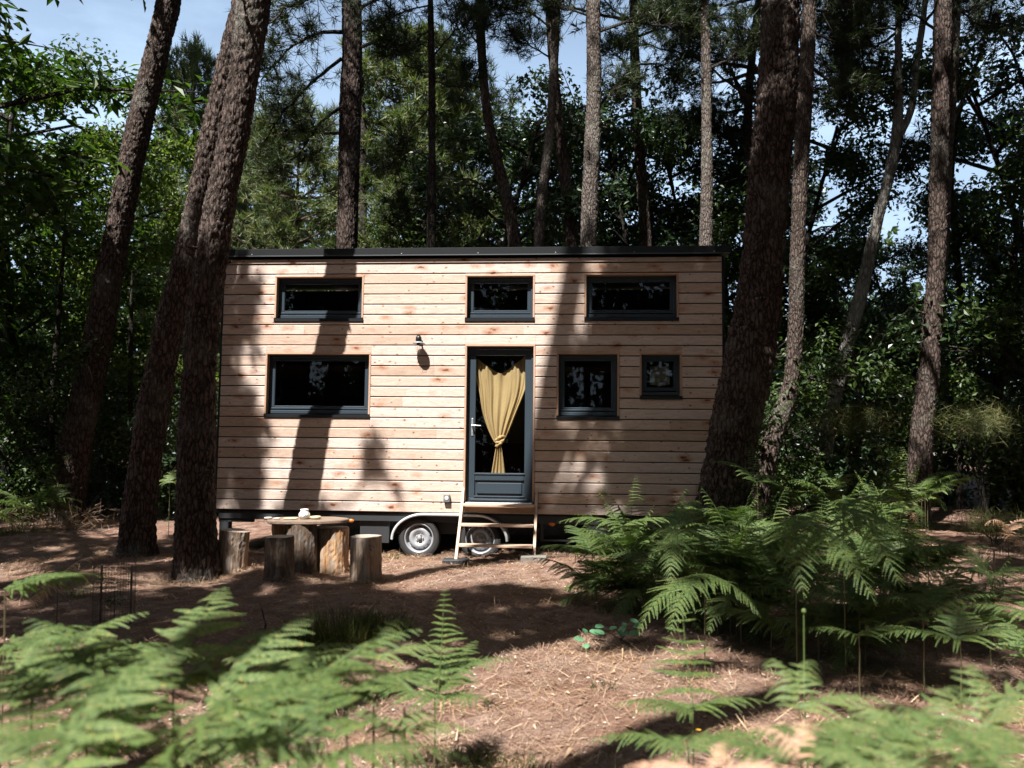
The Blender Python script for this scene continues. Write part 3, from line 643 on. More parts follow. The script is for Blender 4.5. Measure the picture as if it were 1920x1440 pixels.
def needles(B, P, D, rg, n=14, ln=.15, wd=.0035):
    """tufts at points P pointing along D"""
    P = np.repeat(np.asarray(P), n, 0); D = np.repeat(np.asarray(D), n, 0); m = len(P)
    rnd = rg.normal(size=(m, 3)); rnd /= np.linalg.norm(rnd, axis=1)[:, None]
    d = D * rg.uniform(.15, 1.1, (m, 1)) + rnd * .75; d /= np.linalg.norm(d, axis=1)[:, None]; d[:, 2] += .12
    s = np.cross(d, rg.normal(size=(m, 3))); s /= np.linalg.norm(s, axis=1)[:, None] + 1e-9
    b = P - D * rg.uniform(0, .12, (m, 1)) + rnd * .01; l = ln * rg.uniform(.7, 1.2, (m, 1))
    V = np.stack([b - s * wd, b + s * wd, b + d * l], 1).reshape(-1, 3); B.add(V, np.arange(m * 3).reshape(-1, 3))
def pine_branch(LB, NB, path, r0, rg, subs=14, slen=.7, n=14, ln=.15, wd=.0035, start=.25, droop=.0, per=4):
    path = np.array(path, float); s = np.linspace(0, 1, 14); k = np.linspace(0, 1, len(path))
    Q = np.stack([np.interp(s, k, path[:, c]) for c in range(3)], -1); Q += rg.normal(0, .02, Q.shape) * s[:, None]
    LB.tube(Q, r0 * (1 - .8 * s) + .003, 6, False)
    tp, td = [], []
    ax = Q[-1] - Q[0]; Lb = np.linalg.norm(ax); ax = ax / Lb
    for q in range(subs):
        t = rg.uniform(start, 1) if q else 1; p = np.array([np.interp(t, s, Q[:, c]) for c in range(3)])
        rn = rg.normal(size=3) * [1, 1, .55]; rn /= np.linalg.norm(rn); d = ax * .7 + rn * .8 + [0, 0, .15 - droop]; d /= np.linalg.norm(d)
        l = slen * rg.uniform(.5, 1.1) * (1.15 - .5 * t); m = p + d * l * .55 + [0, 0, -.03]; e = p + d * l + [0, 0, .08 * l + .02]
        LB.tube([p, m, e], [.007, .005, .003], 4, False)
        for u in range(per):
            f = 1 - .22 * u * rg.uniform(.6, 1.3)
            if f < .2: break
            base = m + (e - m) * (f - .5) * 2 if f > .5 else p + (m - p) * f * 2
            if u:
                sd = rg.normal(size=3) * .5 + d * .6 + [0, 0, .2]; sd /= np.linalg.norm(sd); e2 = base + sd * rg.uniform(.08, .25); LB.tube([base, e2], [.004, .0025], 3, False); tp.append(e2); td.append(sd)
            else: tp.append(e); td.append(d)
    needles(NB, np.array(tp), np.array(td), rg, n, ln, wd)
def pine_crown_tpl(seed, h, r, whorls, per, mat, n=12, ln=.16, wd=.004, subs=12, slen=.8, conic=.6, up=.25):
    """template crown, origin at its foot, axis z"""
    rg = np.random.default_rng(seed); LB, NB = Buf(), Buf()
    for w in range(whorls):
        f = (w + .3) / whorls; z = h * f
        for k in range(per):
            a = 2 * math.pi * (k + rg.uniform(-.3, .3)) / per + w * 1.1; l = r * (1 - conic * f) * rg.uniform(.6, 1.1) * (math.sin(min(1, f * 3 + .4) * math.pi / 2))
            d = np.array([math.cos(a), math.sin(a), 0]); p0 = np.array([0, 0, z]); p1 = p0 + d * l * .5 + [0, 0, up * l * .35]; p2 = p0 + d * l + [0, 0, up * l * 1.0]
            pine_branch(LB, NB, [p0, p1, p2], .012 + .014 * l, rg, subs, slen, n, ln, wd)
    pine_branch(LB, NB, [[0, 0, h * .9], [0, 0, h + .3]], .03, rg, subs, slen * .7, n, ln, wd)
    return LB.mesh('limbs', M_twig), NB.mesh('crown', mat)
TP_A = pine_crown_tpl(1, 5.5, 3.4, 7, 5, M_needle, 13, .18, .010, 16, 1.0)
TP_B = pine_crown_tpl(2, 6.5, 3.0, 8, 4, M_needle, 13, .18, .010, 16, 1.0)
TP_Y = pine_crown_tpl(3, 8.0, 2.3, 18, 6, M_needle_l, 13, .19, .011, 14, .7, .62, .30)
TP_Y2 = pine_crown_tpl(4, 8.0, 2.5, 16, 5, M_needle_l, 12, .19, .010, 12, .75, .6, .30)
def leaves(B, Cc, Rr, n, size, rg, flat=.5, asp=.5, shell=.0):
    Cc = np.asarray(Cc, float); k = rg.integers(0, len(Cc), n); d = rg.normal(size=(n, 3)); d /= np.linalg.norm(d, axis=1)[:, None]
    rr = rg.random((n, 1)) ** (1 / 3 if not shell else shell); p = Cc[k] + d * rr * np.asarray(Rr)[k][:, None] * [1, 1, .7]
    nrm = rg.normal(size=(n, 3)) * (1 - flat) + np.array([0, -.15, 1]) * flat + d * .35; nrm /= np.linalg.norm(nrm, axis=1)[:, None]
    ax = np.cross(nrm, rg.normal(size=(n, 3))); ax /= np.linalg.norm(ax, axis=1)[:, None]; sd = np.cross(nrm, ax)
    s = size * rg.uniform(.6, 1.25, (n, 1)); fold = nrm * s * .12
    V = np.stack([p, p + ax * s * .5 + sd * s * asp * .5 + fold, p + ax * s, p + ax * s * .5 - sd * s * asp * .5 + fold], 1).reshape(-1, 3)
    i = np.arange(n)[:, None] * 4; B.add(V, np.concatenate([i + [0, 1, 2], i + [0, 2, 3]]))
def broad_tpl(seed, h, r, nl, size, mat, barkm, trunk_h=.35, nb=16, clump=.9, asp=.5, flat=.5, tr=.11):
    rg = np.random.default_rng(seed); TB = Buf(); LB = Buf(); NB = Buf()
    path = [(0, 0, -.3), (rg.normal(0, .1), rg.normal(0, .1), h * .3), (rg.normal(0, .25), rg.normal(0, .25), h * .6), (rg.normal(0, .3), rg.normal(0, .3), h * .92)]
    trunk_buf([(*p, tr * (1 - .75 * k / 3)) for k, p in enumerate(path)], 1, seed, .03, B=TB); path = np.array(path)
    Cc, Rr = [], []
    for b in range(nb):
        f = trunk_h + (1 - trunk_h) * (b + .5) / nb; z0 = h * f * .92; p0 = np.array([np.interp(z0, path[:, 2], path[:, c]) for c in (0, 1)] + [z0])
        a = b * 2.4 + rg.uniform(-.4, .4); l = r * math.sin(math.pi * min(1, .25 + .75 * (1 - f) / (1 - trunk_h) * .9 + .12)) * rg.uniform(.7, 1.1)
        d = np.array([math.cos(a), math.sin(a), 0]); p1 = p0 + d * l * .5 + [0, 0, .25 * l]; p2 = p0 + d * l + [0, 0, .35 * l * rg.uniform(.2, 1.3)]
        LB.tube([p0, p1, p2], [tr * .4, tr * .25, .012], 6, False)
        for q in (1., .72, .45):
            c = p0 + (p2 - p0) * q + rg.normal(0, .22, 3) * clump; Cc.append(c); Rr.append(clump * rg.uniform(.55, 1.05) * (.7 + .3 * q))
            e = c + rg.normal(0, .3, 3) * clump; LB.tube([p0 + (p1 - p0) * q, e], [.018, .006], 4, False)
    Cc.append([path[-1, 0], path[-1, 1], h]); Rr.append(clump * .7); leaves(NB, Cc, Rr, nl, size, rg, flat, asp, .55)
    return TB.mesh('trunk', barkm, True), LB.mesh('limbs', M_bark_dark), NB.mesh('crown', mat)
BT = {'oak1': broad_tpl(21, 9, 3.0, 17000, .13, M_leaf, M_bark_dark), 'oak2': broad_tpl(22, 9, 2.6, 15000, .13, M_leaf_g, M_bark_dark, .22, 20, .8),
      'birch': broad_tpl(23, 9, 2.0, 15000, .10, M_leaf_y, M_bark_grey, .25, 20, .8, .6, .3, .08), 'chest': broad_tpl(24, 8, 3.2, 9000, .21, M_chest, M_bark_dark, .18, 18, .9, .36, .65),
      'bush1': broad_tpl(25, 2.3, 1.5, 6500, .085, M_leaf, M_bark_dark, .05, 14, .55, .5, .5, .03), 'bush2': broad_tpl(26, 2.0, 1.7, 6000, .095, M_leaf_g, M_bark_dark, .05, 14, .6, .5, .5, .03),
      'bush3': broad_tpl(27, 2.6, 1.4, 6000, .08, M_leaf_y, M_bark_dark, .05, 14, .5, .55, .4, .03)}
def broad(kind, x, y, s, rz, label, cat='tree', group=None, name=None, sz=1):
    t = thing(name or ('broadleaf_tree' if kind[:4] != 'bush' else 'leafy_bush'), label, cat, (x, y, float(gz(x, y))), rz, group)
    for nm, me in zip(('trunk', 'limbs', 'crown'), BT[kind]): ob(nm, me, t, None, None, (s, s, s * sz))
    return t

def pine(name, rows, d, label, mat=M_bark, detail=1, top=7, crown=None, cs=1., seed=0, flare=.03, branches=(), group='tall pine trunks around the cabin', crz=0, cz0=.0, depth=.016, base_origin=True, extra=None, cup=0.35):
    P = pxtrunk(rows, d, None, top); x0_, y0_, z0_ = P[0][0], P[0][1], float(gz(P[0][0], P[0][1]))
    t = thing(name, label, 'pine tree' if 'pine' in name else 'tree', (x0_, y0_, z0_), 0, group)
    B = trunk_buf(P, detail, seed, flare, depth)
    if extra:
        for q in extra: trunk_buf([(*at(a, b, q[0]), w / F_PX * q[0] / 2) for a, b, w in q[1]], 1, seed + 3, B=B)
    if detail == 2:
        rs = np.random.default_rng(seed + 900); PA = np.array(P)
        for q in range(9):
            zz = rs.uniform(PA[0, 2] + 1.0, PA[-2, 2]); c_ = np.array([np.interp(zz, PA[:, 2], PA[:, k]) for k in range(4)]); a_ = rs.uniform(0, 6.28); dv = np.array([math.cos(a_), math.sin(a_), rs.uniform(-.1, .5)]); r_ = min(.022, c_[3] * rs.uniform(.06, .13)); ln_ = rs.uniform(.04, .18) + c_[3]
            B.tube([c_[:3], c_[:3] + dv * ln_ * .8, c_[:3] + dv * ln_], [r_ * 1.6, r_, r_ * .8], 7)
    off = np.array([x0_, y0_, z0_]); B.v = [v - off for v in B.v]; B.obj('trunk', mat, t, True)
    if branches:
        rg = np.random.default_rng(seed + 77); LB, NB = Buf(), Buf()
        for br in branches:
            pth = [at(a, b, c) for a, b, c in br[0]]; kw = dict(br[1]) if len(br) > 1 else {}
            kw['subs'] = int(kw.get('subs', 14) * 1.7); kw['slen'] = kw.get('slen', .7) * 1.15; pine_branch(LB, NB, pth, kw.pop('r', .03), rg, n=16, ln=.18, wd=.006, per=5, **kw)
        LB.v = [v - off for v in LB.v]; NB.v = [v - off for v in NB.v]; LB.obj('branches', M_bark_dark, t); NB.obj('needles', M_needle, t)
    if crown:
        a, b = np.array(P[-2][:3]), np.array(P[-1][:3]); q = b - (b - P[0][:3]) / np.linalg.norm(b - P[0][:3]) * 5.5 * cs * cup - off
        for nm, me in zip(('limbs', 'crown'), crown): ob(nm, me, t, tuple(q), (0, 0, crz), cs)
    return t

# --- the pines one can tell apart (picture points from the foot up, width in picture pixels)
pine('pine_tree', [(128, 950, 58), (133, 880, 56), (150, 790, 55), (172, 700, 52), (190, 600, 50), (207, 500, 48), (228, 400, 46), (247, 300, 44), (270, 200, 43), (292, 110, 42), (318, 0, 42)], 15.5,
     'leaning dark pine trunk nearest the left edge of the photo', seed=1, detail=2, depth=.02)
pine('pine_tree', [(257, 1037, 66), (260, 960, 60), (281, 800, 56), (308, 650, 52), (330, 560, 50), (352, 480, 49), (371, 400, 47), (398, 270, 45), (423, 150, 43), (445, 60, 42), (460, 0, 41)], 11.4,
     'left and rear one of the twin leaning pines beside the house', seed=2, detail=2, crown=TP_B, cs=1.0, flare=.05, depth=.022, crz=1.4)
pine('pine_tree', [(371, 1086, 78), (367, 1020, 68), (366, 960, 65), (368, 800, 66), (376, 650, 60), (383, 560, 61), (398, 480, 56), (409, 400, 54), (436, 270, 54), (457, 150, 54), (477, 0, 58)], 10.1,
     'right and front one of the twin leaning pines, its foot by the grey stool', seed=3, detail=2, crown=TP_A, cs=.9, flare=.06, depth=.022, crz=2.1)
pine('pine_tree', [(1352, 1040, 104), (1362, 900, 90), (1378, 800, 86), (1400, 700, 92), (1418, 600, 78), (1430, 480, 68), (1441, 330, 74), (1459, 150, 68), (1465, 0, 64)], 9.9,
     'thickest leaning pine, covering the right end of the house', seed=4, detail=2, top=11, crown=TP_B, cs=.8, flare=.08, depth=.03, crz=.2)
pine('pine_tree', [(650, 470, 37), (652, 400, 40), (655, 300, 42), (657, 200, 41), (661, 100, 36), (659, 0, 38)], 15.5, 'tall pine behind the roof left of centre with a bent branch', seed=5, top=10, crown=TP_A, cs=.8, crz=1, detail=2, depth=.012,
     branches=[([(640, 110, 15.4), (590, 150, 15.2), (540, 200, 15), (490, 270, 15)], dict(r=.035, subs=26, slen=.7)), ([(645, 60, 15.5), (600, 60, 15), (540, 90, 14.8), (490, 150, 14.6)], dict(r=.04, subs=26, slen=.7)),
               ([(640, 200, 15.3), (600, 230, 15.2), (560, 290, 15), (520, 320, 15)], dict(r=.03, subs=22, slen=.6)), ([(650, -20, 15.5), (600, -10, 14.8), (540, 10, 14.5), (480, 60, 14.2)], dict(r=.04, subs=28, slen=.8)),
               ([(672, 90, 15.5), (720, 72, 15.3), (750, 85, 15.2), (758, 125, 15.1)], dict(r=.035, subs=12, slen=.5)), ([(640, 250, 15.5), (600, 250, 15.8), (560, 240, 16), (530, 200, 16)], dict(r=.03, subs=18, slen=.6)),
               ([(668, 20, 15.5), (720, -10, 15.3), (790, 0, 15.2)], dict(r=.03, subs=18, slen=.7))])
pine('pine_tree', [(680, 470, 17), (679, 350, 18), (681, 240, 14), (676, 150, 11), (672, 0, 9)], 19, 'thin dark trunk half hidden behind the pine left of centre', seed=6, mat=M_bark_dark)
pine('pine_tree', [(808, 470, 16), (810, 300, 14), (810, 150, 13), (807, 0, 11)], 14.5, 'straight slender black pine trunk with thin side branches', seed=7, mat=M_bark_dark, top=3,
     branches=[([(808, 110, 14.5), (850, 60, 14.2), (890, 30, 14)], dict(r=.015, subs=10, slen=.4)), ([(809, 200, 14.5), (770, 240, 14.3), (740, 290, 14.2), (715, 300, 14.2)], dict(r=.014, subs=12, slen=.4)),
               ([(808, 55, 14.5), (770, 80, 14.3), (720, 90, 14.2)], dict(r=.015, subs=12, slen=.45)), ([(810, 300, 14.5), (770, 280, 14.6), (730, 300, 14.6)], dict(r=.012, subs=9, slen=.35)),
               ([(810, 385, 14.5), (770, 395, 14.6), (735, 380, 14.6)], dict(r=.012, subs=8, slen=.3)), ([(810, 150, 14.5), (855, 165, 14.6), (890, 130, 14.6)], dict(r=.012, subs=10, slen=.4)),
               ([(806, 10, 14.5), (760, 20, 14.2), (700, 50, 14.2)], dict(r=.015, subs=14, slen=.5)), ([(812, 440, 14.5), (760, 425, 14.8), (715, 415, 14.8)], dict(r=.02, subs=6, slen=.3))])
pine('pine_tree', [(967, 470, 26), (960, 420, 23), (945, 350, 22), (929, 290, 20), (914, 220, 18), (905, 130, 17), (898, 0, 15)], 15.5, 'slim pine trunk leaning left above the door', seed=8, mat=M_bark_far, detail=2, depth=.008,
     branches=[([(905, 40, 15.5), (930, 10, 15.3), (960, 20, 15.2)], dict(r=.015, subs=10, slen=.4)), ([(903, 90, 15.5), (880, 60, 15.5), (850, 10, 15.4)], dict(r=.02, subs=12, slen=.5))])
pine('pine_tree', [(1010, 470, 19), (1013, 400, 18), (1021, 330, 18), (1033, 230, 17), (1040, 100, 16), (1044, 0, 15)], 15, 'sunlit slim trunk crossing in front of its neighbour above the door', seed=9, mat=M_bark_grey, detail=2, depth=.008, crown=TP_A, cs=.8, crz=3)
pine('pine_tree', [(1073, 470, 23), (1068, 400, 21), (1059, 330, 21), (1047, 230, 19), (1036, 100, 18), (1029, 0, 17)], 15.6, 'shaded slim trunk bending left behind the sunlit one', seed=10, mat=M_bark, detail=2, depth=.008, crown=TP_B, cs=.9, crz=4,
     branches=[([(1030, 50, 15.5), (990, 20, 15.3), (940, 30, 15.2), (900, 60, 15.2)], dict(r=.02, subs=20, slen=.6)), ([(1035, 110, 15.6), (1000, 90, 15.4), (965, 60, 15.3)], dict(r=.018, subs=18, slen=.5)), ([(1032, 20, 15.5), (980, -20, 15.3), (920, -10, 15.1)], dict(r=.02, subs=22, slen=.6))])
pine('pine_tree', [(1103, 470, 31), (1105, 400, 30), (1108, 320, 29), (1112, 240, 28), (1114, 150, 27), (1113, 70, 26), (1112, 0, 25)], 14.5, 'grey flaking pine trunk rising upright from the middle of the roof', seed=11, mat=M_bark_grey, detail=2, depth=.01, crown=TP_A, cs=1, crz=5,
     branches=[([(1120, 60, 14.5), (1180, 40, 14.6), (1250, 50, 14.8), (1300, 30, 15)], dict(r=.03, subs=22, slen=.6)), ([(1105, 30, 14.5), (1060, 15, 14.6), (1000, 10, 14.8)], dict(r=.02, subs=16, slen=.6)), ([(1122, 200, 14.6), (1150, 170, 14.8), (1175, 150, 15)], dict(r=.015, subs=16, slen=.5))])
pine('pine_tree', [(1213, 470, 19), (1208, 400, 20), (1200, 300, 20), (1194, 200, 18), (1190, 100, 17), (1187, 0, 15)], 17, 'dark slender pine between the grey trunk and the roof end', seed=12, mat=M_bark, detail=2, depth=.008, crown=TP_B, cup=1.4, cs=1, crz=.3,
     branches=[([(1190, 40, 17), (1150, 20, 16.8), (1120, -20, 16.6)], dict(r=.03, subs=14, slen=.6)), ([(1192, 120, 17), (1240, 120, 17), (1290, 160, 17)], dict(r=.025, subs=24, slen=.7)), ([(1193, 150, 17), (1165, 110, 16.8), (1140, 90, 16.8)], dict(r=.02, subs=14, slen=.5)), ([(1190, 70, 17), (1250, 50, 16.8), (1300, 90, 16.8)], dict(r=.03, subs=26, slen=.8)), ([(1195, 200, 17), (1240, 230, 17.2), (1290, 260, 17.2)], dict(r=.02, subs=22, slen=.6))])
pine('pine_tree', [(1323, 470, 25), (1325, 400, 23), (1326, 300, 21), (1325, 200, 20), (1324, 100, 19), (1320, 0, 17)], 15, 'straight grey pine trunk rising behind the right end of the roof', seed=13, mat=M_bark_grey, detail=2, depth=.008, crown=TP_A, cs=1, crz=1.3,
     branches=[([(1325, 60, 15), (1280, 50, 15.2), (1230, 20, 15.2)], dict(r=.025, subs=22, slen=.7)), ([(1325, 130, 15), (1370, 110, 15), (1410, 60, 15)], dict(r=.025, subs=22, slen=.7))])
pine('pine_tree', [(1405, 460, 13), (1404, 330, 15), (1401, 240, 17), (1405, 150, 16), (1416, 50, 14), (1424, -10, 12)], 18, 'thin crooked trunk just left of the thickest pine', seed=14, mat=M_bark_dark, top=5, crown=TP_B, cup=1.4, cs=1, crz=.9,
     branches=[([(1395, 190, 18), (1375, 140, 18), (1360, 110, 18), (1320, 90, 18)], dict(r=.05, subs=20, slen=.7)), ([(1402, 240, 18), (1350, 250, 18.5), (1290, 240, 18.5)], dict(r=.03, subs=24, slen=.7)), ([(1400, 270, 18), (1360, 260, 18.2), (1335, 230, 18.2)], dict(r=.03, subs=20, slen=.6))])
pine('pine_tree', [(1424, 905, 40), (1436, 860, 38), (1455, 800, 36), (1478, 745, 30), (1487, 700, 28), (1493, 600, 27), (1495, 480, 27), (1501, 330, 28), (1511, 150, 28), (1518, 0, 27)], 14, 'curved scaly pine trunk just right of the thickest pine', seed=15, mat=M_bark_far, detail=2, depth=.012, crown=TP_A, cs=1, crz=2.5,
     branches=[([(1520, 60, 14), (1570, 80, 14.2), (1620, 60, 14.4)], dict(r=.03, subs=26, slen=.7)), ([(1515, 120, 14), (1560, 160, 14.2), (1600, 170, 14.4)], dict(r=.03, subs=24, slen=.7)), ([(1518, 20, 14), (1560, 20, 14), (1620, -10, 14)], dict(r=.03, subs=26, slen=.8))])
pine('forked_pine', [(1545, 870, 30), (1552, 800, 27), (1572, 720, 25), (1590, 640, 24), (1612, 560, 23), (1630, 480, 22), (1648, 400, 20), (1668, 330, 19), (1683, 250, 20), (1685, 200, 16), (1684, 100, 13), (1685, 0, 11)], 16.5,
     'pale lichened trunk forking into two dark limbs against the sky', seed=16, mat=M_bark_pale, detail=2, depth=.006, top=4,
     extra=[(16.5, [(1683, 260, 15), (1700, 235, 14), (1713, 200, 13), (1718, 120, 12), (1730, 50, 11), (1738, -30, 9)])],
     branches=[([(1680, 200, 16.5), (1650, 175, 16.5), (1610, 140, 16.5), (1575, 105, 16.5)], dict(r=.04, subs=22, slen=.6)), ([(1682, 130, 16.5), (1650, 135, 16.5), (1610, 140, 16.7), (1560, 120, 16.8)], dict(r=.035, subs=24, slen=.7)),
               ([(1690, 60, 16.5), (1640, 40, 16.5), (1580, 50, 16.6)], dict(r=.03, subs=26, slen=.8)), ([(1720, 110, 16.5), (1690, 140, 16.5), (1700, 180, 16.5)], dict(r=.02, subs=14, slen=.6)),
               ([(1735, 40, 16.5), (1760, 10, 16.5), (1800, 20, 16.5)], dict(r=.03, subs=20, slen=.8)), ([(1683, 60, 16.5), (1640, 90, 16.5), (1590, 70, 16.6)], dict(r=.03, subs=26, slen=.7)), ([(1660, 330, 16.5), (1690, 290, 17), (1730, 270, 17)], dict(r=.02, subs=12, slen=.5)), ([(1684, 0, 16.5), (1640, -10, 16.5), (1570, 0, 16.6)], dict(r=.03, subs=26, slen=.8))])
pine('pine_tree', [(1718, 945, 40), (1720, 900, 39), (1728, 800, 39), (1741, 700, 37), (1752, 560, 33), (1757, 480, 32), (1761, 330, 32), (1764, 150, 31), (1768, 0, 30)], 15, 'dark pine trunk near the right edge with a thin stem behind it', seed=17, detail=2, depth=.014, crown=TP_A, cs=1, crz=4.2, flare=.04,
     branches=[([(1765, 30, 15), (1800, 20, 15), (1850, 60, 15.2)], dict(r=.03, subs=22, slen=.7)), ([(1760, 60, 15), (1720, 30, 15), (1690, 20, 15)], dict(r=.03, subs=20, slen=.7))])
pine('pine_tree', [(1738, 930, 14), (1745, 800, 14), (1757, 650, 14), (1772, 450, 14), (1780, 250, 17), (1787, 120, 20), (1793, 0, 16)], 16.2, 'thin reddish trunk peeping out behind the dark pine at right', seed=18, mat=M_bark_grey, crown=TP_B, cs=.9, crz=5,
     branches=[([(1797, 115, 16.2), (1850, 65, 16.2), (1925, 5, 16.2)], dict(r=.025, subs=3, slen=.4)), ([(1785, 230, 16.2), (1810, 170, 16.2), (1860, 95, 16.2), (1900, 70, 16.2)], dict(r=.02, subs=10, slen=.5))])
pine('birch_tree', [(10, 700, 13), (10, 560, 12), (11, 420, 10), (12, 200, 8)], 22, 'pale slim trunk at the very left edge of the photo', seed=19, mat=M_bark_pale, top=2)
pine('broadleaf_sapling', [(1800, 900, 9), (1802, 560, 9), (1790, 470, 9), (1783, 330, 8), (1800, 200, 7), (1840, 100, 5)], 18, 'thin dark bending stem right of the dark pine at the right', seed=20, mat=M_bark_dark, top=2, extra=[(18, [(1802, 560, 9), (1790, 400, 9), (1812, 430, 9), (1850, 470, 8), (1880, 520, 7)])])
pine('broadleaf_sapling', [(98, 930, 10), (97, 750, 9), (110, 600, 8), (118, 480, 6)], 17, 'thin black stem in the bushes left of the first leaning pine', seed=21, mat=M_bark_dark, top=1)
pine('broadleaf_sapling', [(246, 880, 9), (244, 740, 9), (246, 600, 8)], 17, 'thin black stem between the first two leaning pines', seed=22, mat=M_bark_dark, top=1)

# --- pines outside the frame whose shadows fall on the wall and the ground
def off_pine(p0, p1, r0, r1, label, seed, clumps, top=3.0, dens=2.1):
    t = thing('pine_tree', label, 'pine tree', (p0[0], p0[1], float(gz(p0[0], p0[1]))), 0, 'pines beside and behind the camera')
    p0, p1 = np.array(p0, float), np.array(p1, float); off = np.array(t.location); u = (p1 - p0) / np.linalg.norm(p1 - p0)
    P = [(*p0, r0), (*(p0 + (p1 - p0) * .5), (r0 + r1) / 2), (*p1, r1), (*(p1 + u * top), r1 * .5)]
    B = trunk_buf(P, 1, seed, .04); B.v = [v - off for v in B.v]; B.obj('trunk', M_bark, t, True)
    rg = np.random.default_rng(seed); LB, NB = Buf(), Buf()
    for (cx, cyy, cz, rr, subs) in clumps:
        c = np.array([cx, cyy, cz]); k = np.clip((c - p0) @ u - .35 * np.linalg.norm(np.cross(c - p0, u)), 2, np.linalg.norm(p1 - p0) + top - .3); s_ = p0 + u * k
        dv = c - s_; e = c + dv / np.linalg.norm(dv) * rr * .6; st_ = max(.1, 1 - 2 * rr / max(.1, np.linalg.norm(e - s_)))
        pine_branch(LB, NB, [s_, s_ + dv * .5 + [0, 0, .1], e], .03 + .008 * np.linalg.norm(dv), rg, int(subs * dens), rr * 1.08, 17, .18, .019, st_)
    LB.v = [v - off for v in LB.v]; NB.v = [v - off for v in NB.v]; LB.obj('branches', M_bark_dark, t); NB.obj('needles', M_needle, t); return t
SV = np.array(SUN)
def cast(p, h):                                               # where something h metres up must hang to shade point p
    p = np.array(p, float); return p - SV * ((h - p[2]) / -SV[2])
def wallpt(px, py): 
    p = at(px, py, 11.3); y = 11.72 - (p[0] + 4.03) * .0775; return at(px, py, y)
def gpt(px, py): d = CAMZ * F_PX / (py - HOR); p = at(px, py, d); return np.array([p[0], d, 0.])
def cl(pt, h, r, s): q = cast(pt, h); return (q[0], q[1], q[2], r, s)
# 1: shadow down the wall right of the door
wa, wb = wallpt(1074, 483), wallpt(1003, 905)
qa, qb = wa - SV * ((wa[1] - 4.4) / SV[1]), wb - SV * ((wb[1] - 4.4) / SV[1])
ft = qb + (qb - qa) * (qb[2] / (qa[2] - qb[2]))
W = [(1205, 560, 14.0, .55, 22), (1240, 560, 15, .8, 30), (1320, 540, 16, .8, 30), (1180, 640, 13.2, .55, 16), (1290, 680, 15, .8, 30), (1340, 800, 14, .7, 26), (1160, 650, 14, .36, 12), (1175, 730, 13, .42, 14), (1250, 770, 14, .6, 18),
     (1180, 900, 14, .45, 13), (1260, 900, 13, .6, 18), (1350, 920, 12.5, .7, 24), (1220, 470, 16, .6, 22), (1340, 640, 15, .8, 30), (1400, 600, 15, .8, 26), (1400, 850, 14, .9, 28)]
off_pine(ft, qa, .20, .135, 'leaning pine standing left of the camera, out of the picture', 101, [cl(wallpt(a, b), h, r, s) for a, b, h, r, s in W], 3.0, 1.25)
# 2: first diagonal shadow on the ground
ga, gb = gpt(1235, 1118), gpt(700, 1285); y0 = 1.5
qa = ga - SV * ((ga[1] - y0) / SV[1]); qb = gb - SV * ((gb[1] - y0) / SV[1]); ft = qb + (qb - qa) * (qb[2] / (qa[2] - qb[2]))
G = [(430, 1130, 11, .7, 26), (560, 1140, 12, .8, 30), (700, 1125, 12, .55, 22), (820, 1120, 13, .5, 20), (960, 1108, 13, .45, 18), (640, 1180, 11, .6, 24), (760, 1165, 11, .5, 18), (900, 1150, 12, .5, 18), (500, 1200, 10, .6, 22), (1000, 1160, 12, .45, 16),
     (350, 1190, 9, .6, 24), (280, 1140, 10, .5, 18), (1110, 1150, 13, .6, 24), (1200, 1180, 13, .7, 24), (330, 1110, 11, .4, 14), (780, 1190, 10, .4, 14), (360, 1240, 8, .45, 16), (210, 1235, 8, .5, 18), (520, 1240, 8, .4, 14), (880, 1120, 13, .4, 14), (1020, 1115, 13, .35, 12), (620, 1110, 12, .5, 18), (440, 1160, 10, .6, 22), (90, 1240, 8, .5, 18)]
off_pine(ft, qa, .24, .17, 'pine standing close on the left of the camera, out of the picture', 102, [cl(gpt(a, b), h, r, s) for a, b, h, r, s in G])
# 3: second diagonal shadow, lower right
ga, gb = gpt(1480, 1285), gpt(1090, 1432); y0 = -.6
qa = ga - SV * ((ga[1] - y0) / SV[1]); qb = gb - SV * ((gb[1] - y0) / SV[1]); ft = qb + (qb - qa) * (qb[2] / (qa[2] - qb[2]))
G = [(1620, 1200, 13, .8, 28), (1700, 1230, 12, .8, 30), (1850, 1180, 13, .9, 30), (1500, 1150, 14, .7, 24), (1800, 1120, 14, .8, 26), (1400, 1200, 13, .6, 20), (1560, 1020, 15, .6, 20), (1900, 1060, 16, .5, 18)]
off_pine(ft, qa, .22, .16, 'pine standing just behind the camera, out of the picture', 103, [cl(gpt(a, b), h, r, s) for a, b, h, r, s in G], .6)
# 4: dapple on the left of the wall and on the ground at left
G = [cl(q, h, r, s) for q, h, r, s in (((-3.80, 9.9, .35), 9, .17, 9), ((-3.70, 9.9, .75), 9, .17, 9), ((-3.78, 9.9, 1.75), 10, .2, 12), ((-3.66, 9.9, 2.0), 10, .2, 12), ((-3.7, 9.9, 2.6), 11, .34, 20), ((-3.66, 9.9, 3.3), 12, .32, 16), ((-5.05, 11.2, .6), 10, .5, 22), ((-4.95, 11.2, 2.2), 11, .5, 22), ((-4.7, 11.2, 3.6), 12, .45, 18), ((-8.1, 15.3, 1.5), 14, .9, 26), ((-7.9, 15.3, 4), 15, .9, 26))]
G += [cl(wallpt(a, b), h, r, s) for a, b, h, r, s in ((455, 560, 12, .24, 7), (425, 700, 12, .2, 5), (455, 830, 11, .26, 8), (465, 910, 11, .26, 8), (420, 900, 12, .2, 6), (700, 890, 12, .15, 2))]
